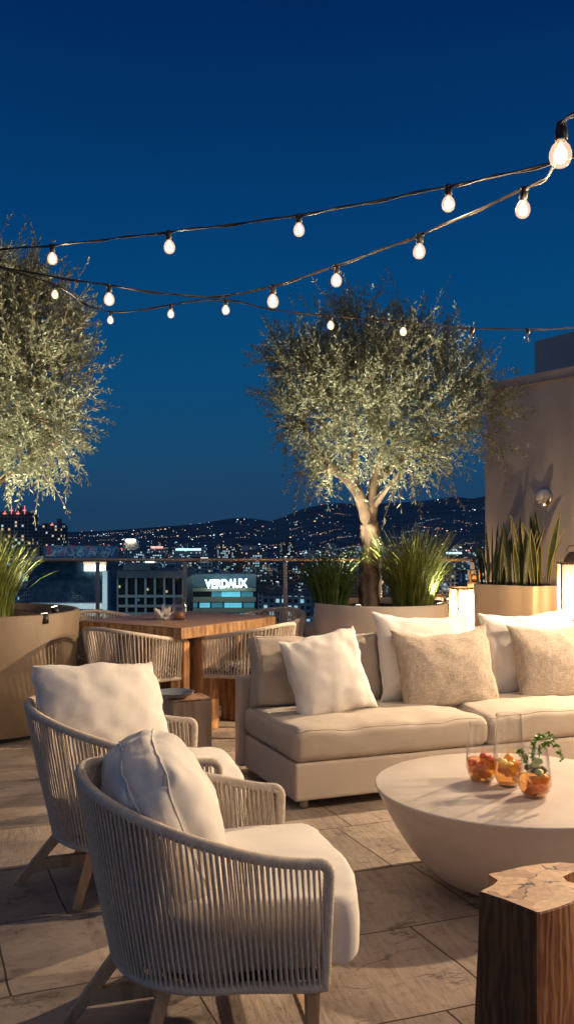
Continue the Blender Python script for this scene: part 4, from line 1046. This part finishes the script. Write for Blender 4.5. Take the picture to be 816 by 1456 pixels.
M_olive = leaf_mat('olive_leaf', (.075, .10, .042), (.36, .40, .27), 70, .15)
M_bark2 = mat('olive_bark', (.06, .04, .026), .9, (.25, .175, .11), 14, stretch=(1, 1, .35), bump=1, bscale=30)
M_twig = mat('olive_twig', (.20, .16, .10), .9)
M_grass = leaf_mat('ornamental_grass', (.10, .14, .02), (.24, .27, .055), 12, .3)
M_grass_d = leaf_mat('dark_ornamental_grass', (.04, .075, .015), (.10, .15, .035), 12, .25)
M_sword = leaf_mat('sword_leaf', (.018, .035, .012), (.05, .08, .025), 10, .1)
M_sedge = mat('leaf_edge', (.42, .40, .14), .5)

def olive_tree(label, base, trunk, limbs, clumps, nspr, seed, zlow):
    rn = random.Random(seed)
    g = thing('olive_tree', label, 'tree', base, 0, 'olive trees in round planters')
    a = MB()
    def gnarl(pts, r0, r1, n_=26, seg=14, amp=.22):
        P = polyline(catmull(pts, 8), n_); i0 = len(a.v)
        a.tube(P, [r0+(r1-r0)*i/(n_-1) for i in range(n_)], seg)
        for i in range(i0, len(a.v)):
            k = (i-i0)//seg
            if k < n_:
                d_ = a.v[i]-P[k]; a.v[i] = P[k]+d_*(1+amp*noise.noise(Vector((d_.x*40, d_.y*40, P[k].z*7)))+amp*.5*noise.noise(a.v[i]*18))
    gnarl(trunk[0], trunk[1], trunk[2], 34, 18, .30)
    for L_, r0, r1 in limbs: gnarl(L_, r0, r1, 20, 10, .2)
    obj('trunk', a, M_bark2, g)
    # secondary branches to the clumps
    br = MB(); lf = MB()
    tips = [L_[-1] for L_, _, _ in limbs]
    nodes_ = [Vector(q) for L_, _, _ in limbs for q in L_[1:]]
    wts = [c[1][0]*c[1][1]*c[1][2] for c in clumps]
    for ci, (c, rad, dens) in enumerate(clumps):
        c = Vector(c); src = min(nodes_, key=lambda q: (q-c).length)
        mid = src.lerp(c, .5)+Vector((rn.uniform(-.05, .05), rn.uniform(-.05, .05), rn.uniform(-.02, .08)))
        br.tube(polyline(catmull([src, mid, c], 6), 8), [.014-.0012*i for i in range(8)], 6)
        for q in range(5):
            e_ = c+Vector([rn.gauss(0, .5)*rad[k] for k in range(3)]); br.tube([c, c.lerp(e_, .5)+Vector((0, 0, .03)), e_], [.007, .005, .003], 5)
    tot = sum(w__*c[2] for w__, c in zip(wts, clumps))
    for ci, (c, rad, dens) in enumerate(clumps):
        c = Vector(c); cnt = int(nspr*wts[ci]*dens/tot)
        for s_ in range(cnt):
            d_ = Vector((rn.gauss(0, 1), rn.gauss(0, 1), rn.gauss(0, 1))).normalized(); k = rn.random()**.45
            p = c+Vector((d_.x*rad[0], d_.y*rad[1], d_.z*rad[2]))*k*.86
            low = max(0, min(1, (zlow+.55-p.z)/.6))
            dr = (d_+Vector((0, 0, .75*(1-low)-.55*low))+Vector((rn.gauss(0, .35), rn.gauss(0, .35), rn.gauss(0, .3)))).normalized()
            ln = rn.uniform(.13, .30)*(1.75 if k > .75 and rn.random() < .22 else 1); npt = 7; pts = [p.copy()]; cur = p.copy(); dd = dr.copy()
            for q in range(npt):
                dd = (dd+Vector((rn.gauss(0, .10), rn.gauss(0, .10), rn.gauss(0, .08)-.10*low))).normalized(); cur = cur+dd*ln/npt; pts.append(cur.copy())
            br.tube(pts, [.0028-.0002*i for i in range(npt+1)], 3, cap=False)
            for q in range(1, npt+1):
                t_ = (pts[q]-pts[q-1]).normalized()
                for side in (0, 1, 2):
                    if side == 2 and rn.random() < .4: continue
                    rv = Vector((rn.gauss(0, 1), rn.gauss(0, 1), rn.gauss(0, 1))); sd_ = t_.cross(rv).normalized()
                    ld = (t_*.75+sd_*.8).normalized(); leaf(lf, pts[q-1].lerp(pts[q], rn.random()), ld, rv, rn.uniform(.030, .048), rn.uniform(.0095, .0145))
            leaf(lf, pts[-1], dd, Vector((rn.gauss(0, 1), rn.gauss(0, 1), 1)), .045, .011)
    obj('branches', br, M_twig, g)
    o_ = obj('crown', lf, M_olive, g, smooth=False)
    return g
def catmull(pts, n_):
    pts = [Vector(p) for p in pts]
    if len(pts) == 2: return [pts[0].lerp(pts[1], i/n_) for i in range(n_+1)]
    out = []; P = [pts[0]*2-pts[1]]+pts+[pts[-1]*2-pts[-2]]
    for i in range(1, len(P)-2):
        for k in range(n_):
            t = k/n_; a_, b_, c_, d_ = P[i-1], P[i], P[i+1], P[i+2]
            out.append(.5*((2*b_)+(c_-a_)*t+(2*a_-5*b_+4*c_-d_)*t*t+(-a_+3*b_-3*c_+d_)*t**3))
    out.append(pts[-1]); return out

# centre tree, base at the soil
TB = Vector((.675, 7.75, .80))
def T_(px, py, d=7.75): return at(px, py, d)-TB
cl = []
for (x, y, rx, rz_, dd, de) in ((455, 530, 60, 55, 7.7, 1.0), (420, 510, 42, 32, 7.9, .9), (395, 505, 32, 22, 7.7, .7), (505, 480, 45, 42, 7.8, 1), (560, 510, 48, 45, 7.6, 1), (600, 500, 42, 40, 7.9, .9), (640, 545, 50, 45, 7.75, 1),
                           (690, 575, 42, 32, 7.7, .9), (715, 570, 22, 26, 7.8, .7), (520, 560, 70, 55, 7.5, 1.0), (450, 590, 55, 42, 7.6, 1.0), (415, 570, 32, 32, 7.8, .8), (580, 590, 62, 46, 7.7, 1.0), (640, 600, 46, 34, 7.6, .9), (690, 622, 32, 24, 7.75, .7),
                           (545, 628, 52, 36, 7.55, .9), (480, 640, 45, 36, 7.7, 1.0), (415, 622, 32, 22, 7.75, .6), (440, 676, 32, 18, 7.65, .7), (468, 676, 24, 16, 7.6, .7), (590, 650, 38, 32, 7.7, .9), (620, 640, 28, 26, 7.6, .7), (572, 668, 26, 18, 7.6, .7), (512, 452, 20, 18, 7.75, .7), (590, 470, 26, 20, 7.8, .6), (655, 515, 26, 26, 7.8, .6), (385, 560, 10, 18, 7.8, .4)):
    s_ = F_PX/dd; cl.append((tuple(T_(x, y, dd)), (rx/s_, min(rx, rz_)/s_*1.1, rz_/s_), de))
trunk = ([(0, 0, -.04), (-.005, 0, .15), (.0, .0, .35), (.01, 0, .52), (-.01, 0, .68)], .080, .070)
limbs = [([(-.01, 0, .62), (-.06, -.02, .83), (-.15, -.02, 1.0), (-.30, 0, 1.13), (-.45, .02, 1.30), (-.55, 0, 1.5)], .060, .018),
         ([(.0, 0, .62), (.02, .02, .85), (.05, .05, 1.05), (.10, .05, 1.3), (.05, .05, 1.7)], .058, .016),
         ([(.05, .05, 1.0), (.25, .05, 1.2), (.5, .0, 1.35), (.75, 0, 1.45)], .035, .014),
         ([(-.15, -.02, 1.0), (-.12, 0, 1.3), (-.15, .02, 1.6), (-.1, 0, 1.9)], .035, .012),
         ([(.02, .02, .8), (.15, -.1, .98), (.25, -.15, 1.1)], .03, .012)]
olive_tree('olive tree with the full crown in the planter behind the sofa', tuple(TB), trunk, limbs, cl, 2200, 21, 1.10)
# left tree
TB = Vector((-2.32, 6.72, .82))
cl = []
for (x, y, rx, rz_, dd, de) in ((-40, 430, 70, 60, 6.7, 1), (20, 430, 55, 50, 6.6, 1), (70, 455, 45, 48, 6.7, 1), (105, 490, 30, 38, 6.75, .8), (-30, 520, 75, 60, 6.6, 1), (40, 520, 60, 55, 6.5, 1), (90, 540, 38, 45, 6.65, .9), (10, 590, 70, 50, 6.6, 1), (70, 600, 48, 42, 6.6, 1), (110, 600, 16, 24, 6.7, .5),
                           (30, 640, 55, 34, 6.6, .9), (80, 640, 36, 30, 6.6, .8), (55, 675, 28, 18, 6.6, .6), (-50, 620, 60, 50, 6.7, 1), (-10, 690, 16, 18, 6.6, .5), (45, 392, 22, 28, 6.7, .5), (15, 395, 30, 25, 6.75, .7), (-130, 500, 70, 70, 6.7, 1), (-150, 590, 60, 50, 6.7, 1)):
    s_ = F_PX/dd; cl.append((tuple(at(x, y, dd)-TB), (rx/s_, min(rx, rz_)/s_*1.1, rz_/s_), de))
trunk = ([(0, 0, -.04), (.03, 0, .2), (-.02, 0, .45), (.02, 0, .66)], .085, .07)
limbs = [([(.02, 0, .62), (.12, 0, .9), (.25, -.05, 1.1), (.40, -.05, 1.35), (.5, 0, 1.6)], .055, .016), ([(.0, 0, .62), (-.02, .02, .95), (-.05, .05, 1.4), (0, .05, 1.8)], .055, .016),
         ([(.0, 0, .8), (-.25, .05, 1.1), (-.5, .05, 1.4)], .04, .014), ([(.12, 0, .85), (.38, -.05, .98), (.55, -.05, 1.12)], .025, .01)]
olive_tree('olive tree cut off by the left edge of the picture', tuple(TB), trunk, limbs, cl, 2700, 31, 1.10)

def grass(label, c, z, R0, h, n_, m_, seed, spread=.45, cat='ornamental grass'):
    rn = random.Random(seed); g = MB()
    for i in range(n_):
        an = rn.uniform(0, 2*PI); r0 = R0*rn.random()**.6; b = Vector((r0*math.cos(an), r0*math.sin(an), 0))
        L_ = h*rn.uniform(.55, 1.08); out = spread*(r0/R0)*rn.uniform(.5, 1.3)+.05; dr = Vector((math.cos(an+rn.gauss(0, .35)), math.sin(an+rn.gauss(0, .35)), 0))
        wd_ = rn.uniform(.0022, .0042); side = Vector((-dr.y, dr.x, 0)); side = (side+dr*rn.gauss(0, .6)).normalized(); pr_ = []
        N_ = 7; curl = rn.uniform(.6, 1.5)
        for k in range(N_+1):
            u = k/N_; p = b+dr*(out*L_*(u**1.7)*curl)+Vector((0, 0, L_*(u-.16*curl*out*2*u**3))); w__ = wd_*(1-u)**.6+.0004
            p += Vector((rn.gauss(0, .003), rn.gauss(0, .003), 0)); pr_ += [p-side*w__, p+side*w__]
        g.add(pr_, [(2*k, 2*k+1, 2*k+3, 2*k+2) for k in range(N_)])
    o_ = obj('grass_clump', g, m_, loc=(c[0], c[1], z)); tag(o_, label, cat, 'grass clumps in the planters'); return o_
grass('dense yellow green grass clump lit from below in the left planter', (-2.10, 6.50), .80, .22, .62, 950, M_grass, 1, .38)
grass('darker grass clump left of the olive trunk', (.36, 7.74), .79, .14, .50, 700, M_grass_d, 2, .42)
grass('taller brightly lit grass clump right of the olive trunk', (1.02, 7.72), .79, .17, .68, 950, M_grass, 3, .55)

def sword_plant(label, c, z, n_, h0, h1, wd_, sp_r, seed, edge, name='snake_plant'):
    rn = random.Random(seed); t = thing(name, label, 'plant', (c[0], c[1], z), 0, 'sword leaved plants in the white planter')
    g = MB(); e = MB()
    for i in range(n_):
        an = rn.uniform(0, 2*PI); r0 = sp_r*math.sqrt(rn.random()); b = Vector((r0*math.cos(an), r0*math.sin(an), 0)); L_ = rn.uniform(h0, h1)
        dr = Vector((math.cos(an), math.sin(an), 0))*rn.uniform(.05, .28); fa = rn.uniform(0, PI); side = Vector((math.cos(fa), math.sin(fa), 0)); nm = Vector((-side.y, side.x, 0)); W_ = wd_*rn.uniform(.7, 1.2); N_ = 10; vs = []
        tw = rn.uniform(-.8, .8); el_, er_ = [], []
        for k in range(N_+1):
            u = k/N_; ww = W_*(.55+.9*u if u < .5 else 1)*(1-max(0, (u-.45)/.55)**2.2)+.0006; sd_ = Matrix.Rotation(tw*u, 3, 'Z') @ side; n2 = Matrix.Rotation(tw*u, 3, 'Z') @ nm
            p = b+dr*L_*u**1.6+Vector((0, 0, L_*u)); vs += [p-sd_*ww+n2*ww*.35, p, p+sd_*ww+n2*ww*.35]; el_.append(p-sd_*(ww+.001)+n2*ww*.36); er_.append(p+sd_*(ww+.001)+n2*ww*.36)
        g.add(vs, [f for k in range(N_) for f in ((3*k, 3*k+1, 3*k+4, 3*k+3), (3*k+1, 3*k+2, 3*k+5, 3*k+4))])
        if edge and rn.random() < edge: e.tube(el_, .0035, 4); e.tube(er_, .0035, 4)
    obj('leaves', g, M_sword, t)
    if e.v: obj('leaf_margins', e, M_sedge, t)
    return t
# white planter by the wall
WP = [(2.10, 8.10), (2.385, 8.24), (2.30, 8.62), (2.10, 8.85), (1.80, 8.80), (1.66, 8.47)]
cx = sum(p[0] for p in WP)/6; cy = sum(p[1] for p in WP)/6
g = thing('white_planter', 'white angular planter full of sword leaved plants by the wall', 'planter', (cx, cy, 0))
loc_ = [(x-cx, y-cy) for x, y in reversed(WP)][::-1]
a = MB(); n = 6
vs = [(x*.92, y*.92, 0) for x, y in loc_]+[(x, y, .94) for x, y in loc_]+[(x*.93, y*.93, .94) for x, y in loc_]+[(x*.93, y*.93, .88) for x, y in loc_]
a.add(vs, [(j*n+i, j*n+(i+1) % n, (j+1)*n+(i+1) % n, (j+1)*n+i) for j in range(3) for i in range(n)]); bevel(obj('pot', a, M_white_pl, g), .006)
a = MB(); a.add([(x*.93, y*.93, .90) for x, y in loc_], [tuple(range(n))]); obj('soil', a, M_soil, g, smooth=False)
sword_plant('dark narrow leaved plant at the left of the white planter', (1.84, 8.55), .90, 46, .35, .62, .010, .13, 1, 0, 'iris_plant')
sword_plant('tall snake plant with pale leaf margins at the planter centre', (2.08, 8.45), .90, 13, .35, .72, .030, .11, 2, .7)
sword_plant('snake plant at the right of the white planter nearest the sconce', (2.24, 8.40), .90, 11, .35, .70, .034, .08, 3, .6)

fp = bpy.data.objects['snake_plant.001']
a = MB(); stem_ = catmull([(.0, .0, 0), (.0, .02, .3), (.03, .03, .6), (.035, .04, .78)], 8); a.tube(stem_, .004, 5)
obj('flower_stem', a, mat('flower_stem_green', (.18, .24, .12), .6), fp)
a = MB(); rn = random.Random(9)
for q in range(34):
    dr = Vector((rn.gauss(0, 1), rn.gauss(0, 1), rn.gauss(0, 1))); leaf(a, Vector((.035, .03, .80))+dr*.012, dr, Vector((rn.uniform(-1, 1), rn.uniform(-1, 1), 1)), .018, .010)
obj('flower', a, mat('white_petals', (.7, .68, .62), .6), fp, smooth=False)

# ============================================================ lanterns
M_flame = emit('flame', (1, .62, .22), 30, False)
M_wax = emit('glowing_wax', (1, .58, .24), .55, False)  # candle glow put into the wax as emission
M_lframe = mat('lantern_frame', (.22, .15, .09), .4, metal=.4)
def lamp(loc, power, col=WARM, r=.02, parent=None, name='lamp_light'):
    l = bpy.data.lights.new(name, 'POINT'); l.energy = power; l.color = col; l.shadow_soft_size = r
    o_ = bpy.data.objects.new(name, l); COL.objects.link(o_); o_.location = loc
    if parent: o_.parent = parent
    return o_
M_pane = bpy.data.materials.new('ribbed_lantern_glass'); M_pane.use_nodes = True; n_ = M_pane.node_tree
n_.nodes.remove(n_.nodes['Principled BSDF']); t_ = n_.nodes.new('ShaderNodeBsdfTransparent'); tl_ = n_.nodes.new('ShaderNodeBsdfTranslucent'); tl_.inputs[0].default_value = (.95, .9, .8, 1)
wv_ = n_.nodes.new('ShaderNodeTexWave'); wv_.inputs['Scale'].default_value = 14; tc_ = n_.nodes.new('ShaderNodeTexCoord'); n_.links.new(tc_.outputs['Object'], wv_.inputs[0])
mr_ = n_.nodes.new('ShaderNodeMapRange'); mr_.inputs[3].default_value = .04; mr_.inputs[4].default_value = .34; n_.links.new(wv_.outputs['Fac'], mr_.inputs[0])
mx_ = n_.nodes.new('ShaderNodeMixShader'); n_.links.new(mr_.outputs[0], mx_.inputs[0]); n_.links.new(t_.outputs[0], mx_.inputs[1]); n_.links.new(tl_.outputs[0], mx_.inputs[2]); n_.links.new(mx_.outputs[0], n_.nodes['Material Output'].inputs[0])
def lantern(label, loc, s, h, nc, power, rz, flame_h=.09):
    g = thing('lantern', label, 'lantern', loc, rz, 'glass candle lanterns'); hs = s/2
    a = MB()
    for x in (-1, 1):
        for y in (-1, 1): a.box((x*(hs-.006), y*(hs-.006), h/2), (.012, .012, h))
    for z in (.008, h-.008):
        for k in (-1, 1): a.box((0, k*(hs-.006), z), (s-.024, .014, .016)); a.box((k*(hs-.006), 0, z), (.014, s, .016))
    a.box((0, 0, .006), (s-.02, s-.02, .008)); obj('frame', a, M_lframe, g, smooth=False)
    for k in range(4):
        q = k*PI/2; a = MB(); a.box((math.cos(q)*(hs-.006), math.sin(q)*(hs-.006), h/2), (.003, s-.028, h-.036), q); obj('glass_pane', a, M_pane, g, smooth=False)
    for i in range(nc):
        x = (i-(nc-1)/2)*.09; a = MB(); a.lathe([(.001, .012), (.034, .012), (.035, flame_h), (.001, flame_h-.004)], 20, (x, 0, 0)); c_ = obj('candle', a, M_wax, g)
        a = MB(); a.lathe([(.001, flame_h), (.007, flame_h+.006), (.013, flame_h+.018), (.008, flame_h+.038), (.001, flame_h+.058)], 12, (x, 0, 0)); obj('flame', a, M_flame, c_)
        lamp((x, 0, flame_h+.068), power, (1, .60, .27), .006, g, 'candle_light')
    return g
lantern('square glass lantern with two candles on the stone ledge', (1.79, 9.62, .463), .23, .38, 2, 30, R(12), .11)
g = thing('stone_pedestal', 'narrow stone pedestal behind the sofa carrying the tall lantern', 'pedestal', (2.27, 7.55, 0))
a = MB(); a.box((0, 0, .35), (.34, .34, .70)); bevel(obj('block', a, M_ledge, g), .008)
lt = lantern('tall lantern on the stone pedestal at the right edge', (2.27, 7.55, .703), .22, .46, 1, 42, R(-8), .13)
a = MB(); a.lathe([(.075, .46), (.06, .50), (.03, .54), (.001, .545)], 24); obj('roof_cap', a, M_lframe, lt)
a = MB(); a.tube([(math.cos(q)*.05, 0, .545+math.sin(q)*.05) for q in [i*PI/12 for i in range(13)]], .004, 6); obj('handle', a, M_lframe, lt)
# low planter box with lit slats beyond
lantern('short lantern just behind the rim of the olive tree planter', (1.50, 9.72, .463), .20, .30, 1, 3, R(-5), .10)
g = thing('wooden_lantern', 'small dark wooden lantern box standing beside the white planter', 'lantern', (1.945, 9.9, 0))
a = MB(); a.box((0, 0, .665), (.12, .12, .402)); bevel(obj('stand', a, M_ledge, g), .006)
a = MB()
for x in (-.045, .045):
    for y in (-.045, .045): a.box((x, y, .935), (.014, .014, .13))
a.box((0, 0, 1.007), (.12, .12, .014)); a.box((0, 0, .873), (.12, .12, .012)); obj('frame', a, M_lframe, g, smooth=False)
a = MB(); a.box((0, 0, .924), (.05, .05, .088)); obj('candle', a, mat('brown_wax', (.4, .2, .1), .5), g)

# ============================================================ string lights
M_bulbclear = thin_glass('unlit_bulb_glass', (1, .96, .9), 1.5, .0, 1.6)
M_bulbglass = thin_glass('lit_bulb_glass', (1, .93, .85), 1.5, .0, 1.2)
n_ = M_bulbglass.node_tree; o_ = n_.nodes['Material Output']; em_ = n_.nodes.new('ShaderNodeEmission'); em_.inputs[0].default_value = (1, .66, .40, 1); em_.inputs[1].default_value = .5
as_ = n_.nodes.new('ShaderNodeAddShader'); n_.links.new(o_.inputs[0].links[0].from_socket, as_.inputs[0]); n_.links.new(em_.outputs[0], as_.inputs[1]); n_.links.new(as_.outputs[0], o_.inputs[0]); M_bulbglass.cycles.emission_sampling = 'NONE'
M_fil = emit('filament_glow', (1, .70, .40), 14, False)
M_bulb_int = emit('bulb_inner', (1, .74, .45), 9, False)
def string(label, pts, bulbs, sagr=.004):
    """pts: (px, py, depth) control points. bulbs: (px, depth, glass radius, lit, swing)"""
    P = catmull([at(*p) for p in pts], 24)
    root = thing('light_string', label, 'string lights', tuple(P[0]), 0, 'festoon light strings')
    O = P[0]
    rn = random.Random(int(pts[0][1]))
    a = MB(); Q = [p-O for p in polyline(P, 260)]
    a.tube(Q, sagr, 6)
    a.tube([q+Vector((0, math.sin(i*.35)*sagr*1.3, math.cos(i*.35)*sagr*1.3-.001)) for i, q in enumerate(Q)], sagr*.7, 5); obj('cable', a, M_cable, root)
    for (px, s, lit, sw) in bulbs:
        s *= .82
        # point of the cable that projects on px
        best = min(P, key=lambda q: abs(q.x/q.y*F_PX+HX-px) if q.y > .3 else 1e9); b = best-O
        h = bpy.data.objects.new('lamp', None)
        def sub(nm, mb_, mt): o_ = obj(nm, mb_, mt, root); o_.location = b; o_.rotation_euler = (R(sw*.4), R(sw), rn.uniform(0, 3)); return o_
        bpy.data.objects.remove(h)
        a = MB(); a.lathe([(.001, .010*s), (.012*s, .008*s), (.014*s, 0), (.014*s, -.010*s), (.017*s, -.014*s), (.017*s, -.040*s), (.014*s, -.045*s), (.001, -.045*s)], 20)
        a.tube([(-.02*s, 0, 0), (.02*s, 0, 0)], .008*s, 8); sk = sub('socket', a, M_black)
        a = MB(); z0 = -.044*s
        a.lathe([(.013*s, z0), (.015*s, z0-.006*s), (.025*s, z0-.017*s), (.0305*s, z0-.033*s), (.031*s, z0-.047*s), (.026*s, z0-.063*s), (.015*s, z0-.073*s), (.001, z0-.076*s)], 24)
        gl = sub('bulb', a, M_bulbglass if lit else M_bulbclear)
        if lit:
            a = MB(); a.lathe([(.001, z0-.004*s), (.004*s, z0-.008*s), (.006*s, z0-.016*s), (.014*s, z0-.027*s), (.018*s, z0-.040*s), (.016*s, z0-.053*s), (.009*s, z0-.061*s), (.001, z0-.064*s)], 14)
            for i_, v_ in enumerate(a.v): k_ = 1+.30*noise.noise(Vector((v_.x*60, v_.y*60, v_.z*45+px))); v_.x *= k_; v_.y *= k_
            f_ = obj('filament', a, M_bulb_int, gl)
            lo = Matrix.Rotation(R(sw), 3, 'Y') @ Vector((0, 0, z0-.0705*s))
            lamp(tuple(b+lo), BULB_W, WARM2, .003, root, 'bulb_light')
        else:
            a = MB(); a.tube([(0, 0, z0), (.006*s, 0, z0-.03*s), (-.006*s, 0, z0-.045*s), (0, 0, z0-.055*s)], .0012, 4); obj('filament', a, M_metal, gl)
    return root
BULB_W = 2.8
string('upper festoon string running from upper right to the left edge',
       [(-330, 372, 5.6), (-120, 362, 5.2), (0, 354, 4.9), (75, 349, 4.6), (240, 330, 4.1), (425, 306, 3.7), (637, 265, 3.1), (775, 234, 2.65), (900, 196, 2.35), (1100, 120, 2.0)],
       [(75, .95, 1, 0), (240, .95, 1, -3), (425, .85, 1, 0), (637, .85, 1, 0)])
string('middle festoon string with the largest bulb at the upper right edge',
       [(-330, 290, 4.8), (-120, 345, 4.6), (0, 379, 4.5), (150, 405, 4.4), (270, 421, 4.3), (330, 419, 4.2), (388, 407, 4.05), (478, 378, 3.75), (597, 334, 3.3), (745, 268, 2.75), (783, 243, 2.45), (803, 170, 2.0), (900, 150, 1.8), (1100, 100, 1.6)],
       [(153, .95, 1, 0), (388, .95, 1, 0), (478, .85, 1, 0), (597, .85, 1, 3), (746, .85, 1, -20), (798, .95, 1, 3)])
string('lower farthest festoon string crossing in front of the olive crown',
       [(-330, 300, 5.6), (-100, 352, 5.5), (70, 402, 5.5), (125, 434, 5.4), (170, 444, 5.4), (240, 434, 5.3), (318, 426, 5.3), (390, 441, 5.3), (470, 449, 5.4), (573, 458, 5.4), (672, 467, 5.5), (750, 468, 5.5), (830, 465, 5.6), (1150, 440, 5.8)],
       [(78, .8, 1, 0), (157, .7, 1, 0), (243, .75, 1, 0), (322, .85, 1, 0), (470, .8, 1, 0), (573, .8, 1, 0), (672, .9, 0, 20), (751, .8, 0, 10)])

# ============================================================ terrace uplights, with added unseen spots and floodlights
def spot(name, loc, target, power, ang, col=WARM2, r=.03, blend=.6, parent=None):
    l = bpy.data.lights.new(name, 'SPOT'); l.energy = power; l.color = col; l.spot_size = R(ang); l.spot_blend = blend; l.shadow_soft_size = r
    o_ = bpy.data.objects.new(name, l); COL.objects.link(o_); o_.location = loc
    d_ = Vector(target)-Vector(loc); o_.rotation_euler = d_.to_track_quat('-Z', 'Y').to_euler(); return o_
M_lens = emit('uplight_lens', (1, .85, .6), 6, False)
def uplight(label, loc, target, power, ang):
    d_ = (Vector(target)-Vector(loc)).normalized(); g = thing('uplight', label, 'garden light', loc, 0, 'spike uplights in the planters')
    a = MB(); a.tube([(0, 0, -.06), (0, 0, .01)], .006, 6); obj('spike', a, M_black, g)
    if loc[2] < .2:
        a = MB(); a.lathe([(.045, -loc[2]), (.045, -loc[2]+.012), (.006, -loc[2]+.014)], 20); obj('base_plate', a, M_black, g)
    a = MB(); a.tube([d_*-.03, d_*.035], .026, 16); obj('head', a, M_black, g)
    a = MB(); a.tube([d_*.036, d_*.038], .021, 16); obj('lens', a, M_lens, g)
    spot('uplight_beam', tuple(Vector(loc)+d_*.05), target, power, ang, (1, .88, .66))
uplight('spike uplight at the front of the olive planter, left of the trunk', (.55, 7.35, .80), (.61, 7.72, 2.30), 200, 50)
uplight('unseen floor spotlight added behind the sofa to light the olive crown', (.72, 6.25, .10), (.72, 7.75, 2.95), 720, 39)  # hidden floor spot added to brighten the upper crown
uplight('spike uplight beside the tall grass in the olive planter', (1.22, 7.56, .80), (1.02, 7.80, 2.0), 34, 76)
uplight('spike uplight in the soil of the left planter', (-1.62, 6.66, .845), (-1.95, 6.55, 2.2), 36, 90)
uplight('second uplight at the front right of the left planter', (-1.62, 6.36, .82), (-1.77, 6.56, 2.3), 200, 44)
uplight('unseen floor spotlight added before the left planter to light its olive tree', (-1.95, 5.20, .10), (-1.95, 6.65, 2.9), 620, 37)  # another hidden floor spot, added for the left crown

def added_flood(label, loc, target, power, ang, r, pole=False, col=WARM):  # unseen floodlights added to supply the key and fill light
    g = thing('floodlight', label, 'floodlight', loc, 0)
    d_ = (Vector(target)-Vector(loc)).normalized()
    a = MB(); a.tube([d_*-.10, d_*.0], .06, 20); obj('housing', a, M_black, g)
    a = MB(); a.tube([d_*.002, d_*.006], .05, 20); obj('lens', a, emit('flood_lens', (1, .8, .55), 12, False), g)
    if pole:
        a = MB(); a.tube([(0, 0, -loc[2]), (0, 0, -.05)], .025, 12); a.lathe([(.13, -loc[2]), (.13, -loc[2]+.02), (.03, -loc[2]+.03)], 24); obj('pole', a, M_black, g)
    spot('flood_beam', tuple(Vector(loc)+d_*.03), target, power, ang, col, r, .5)
added_flood('unseen stand-in floodlight for the key light, on the grey wall beyond the right edge', (3.30, 6.75, 2.62), (.8, 3.9, .3), 1250, 110, .05)
added_flood('second floodlight on the grey wall, added out of frame to light the sofa front', (4.62, 4.45, 2.60), (.2, 3.7, .3), 900, 110, .06)
added_flood('unseen fill floodlight added on a pole to the right of the viewer', (3.1, .3, 3.0), (.4, 4.2, .4), 70, 100, .25, True)
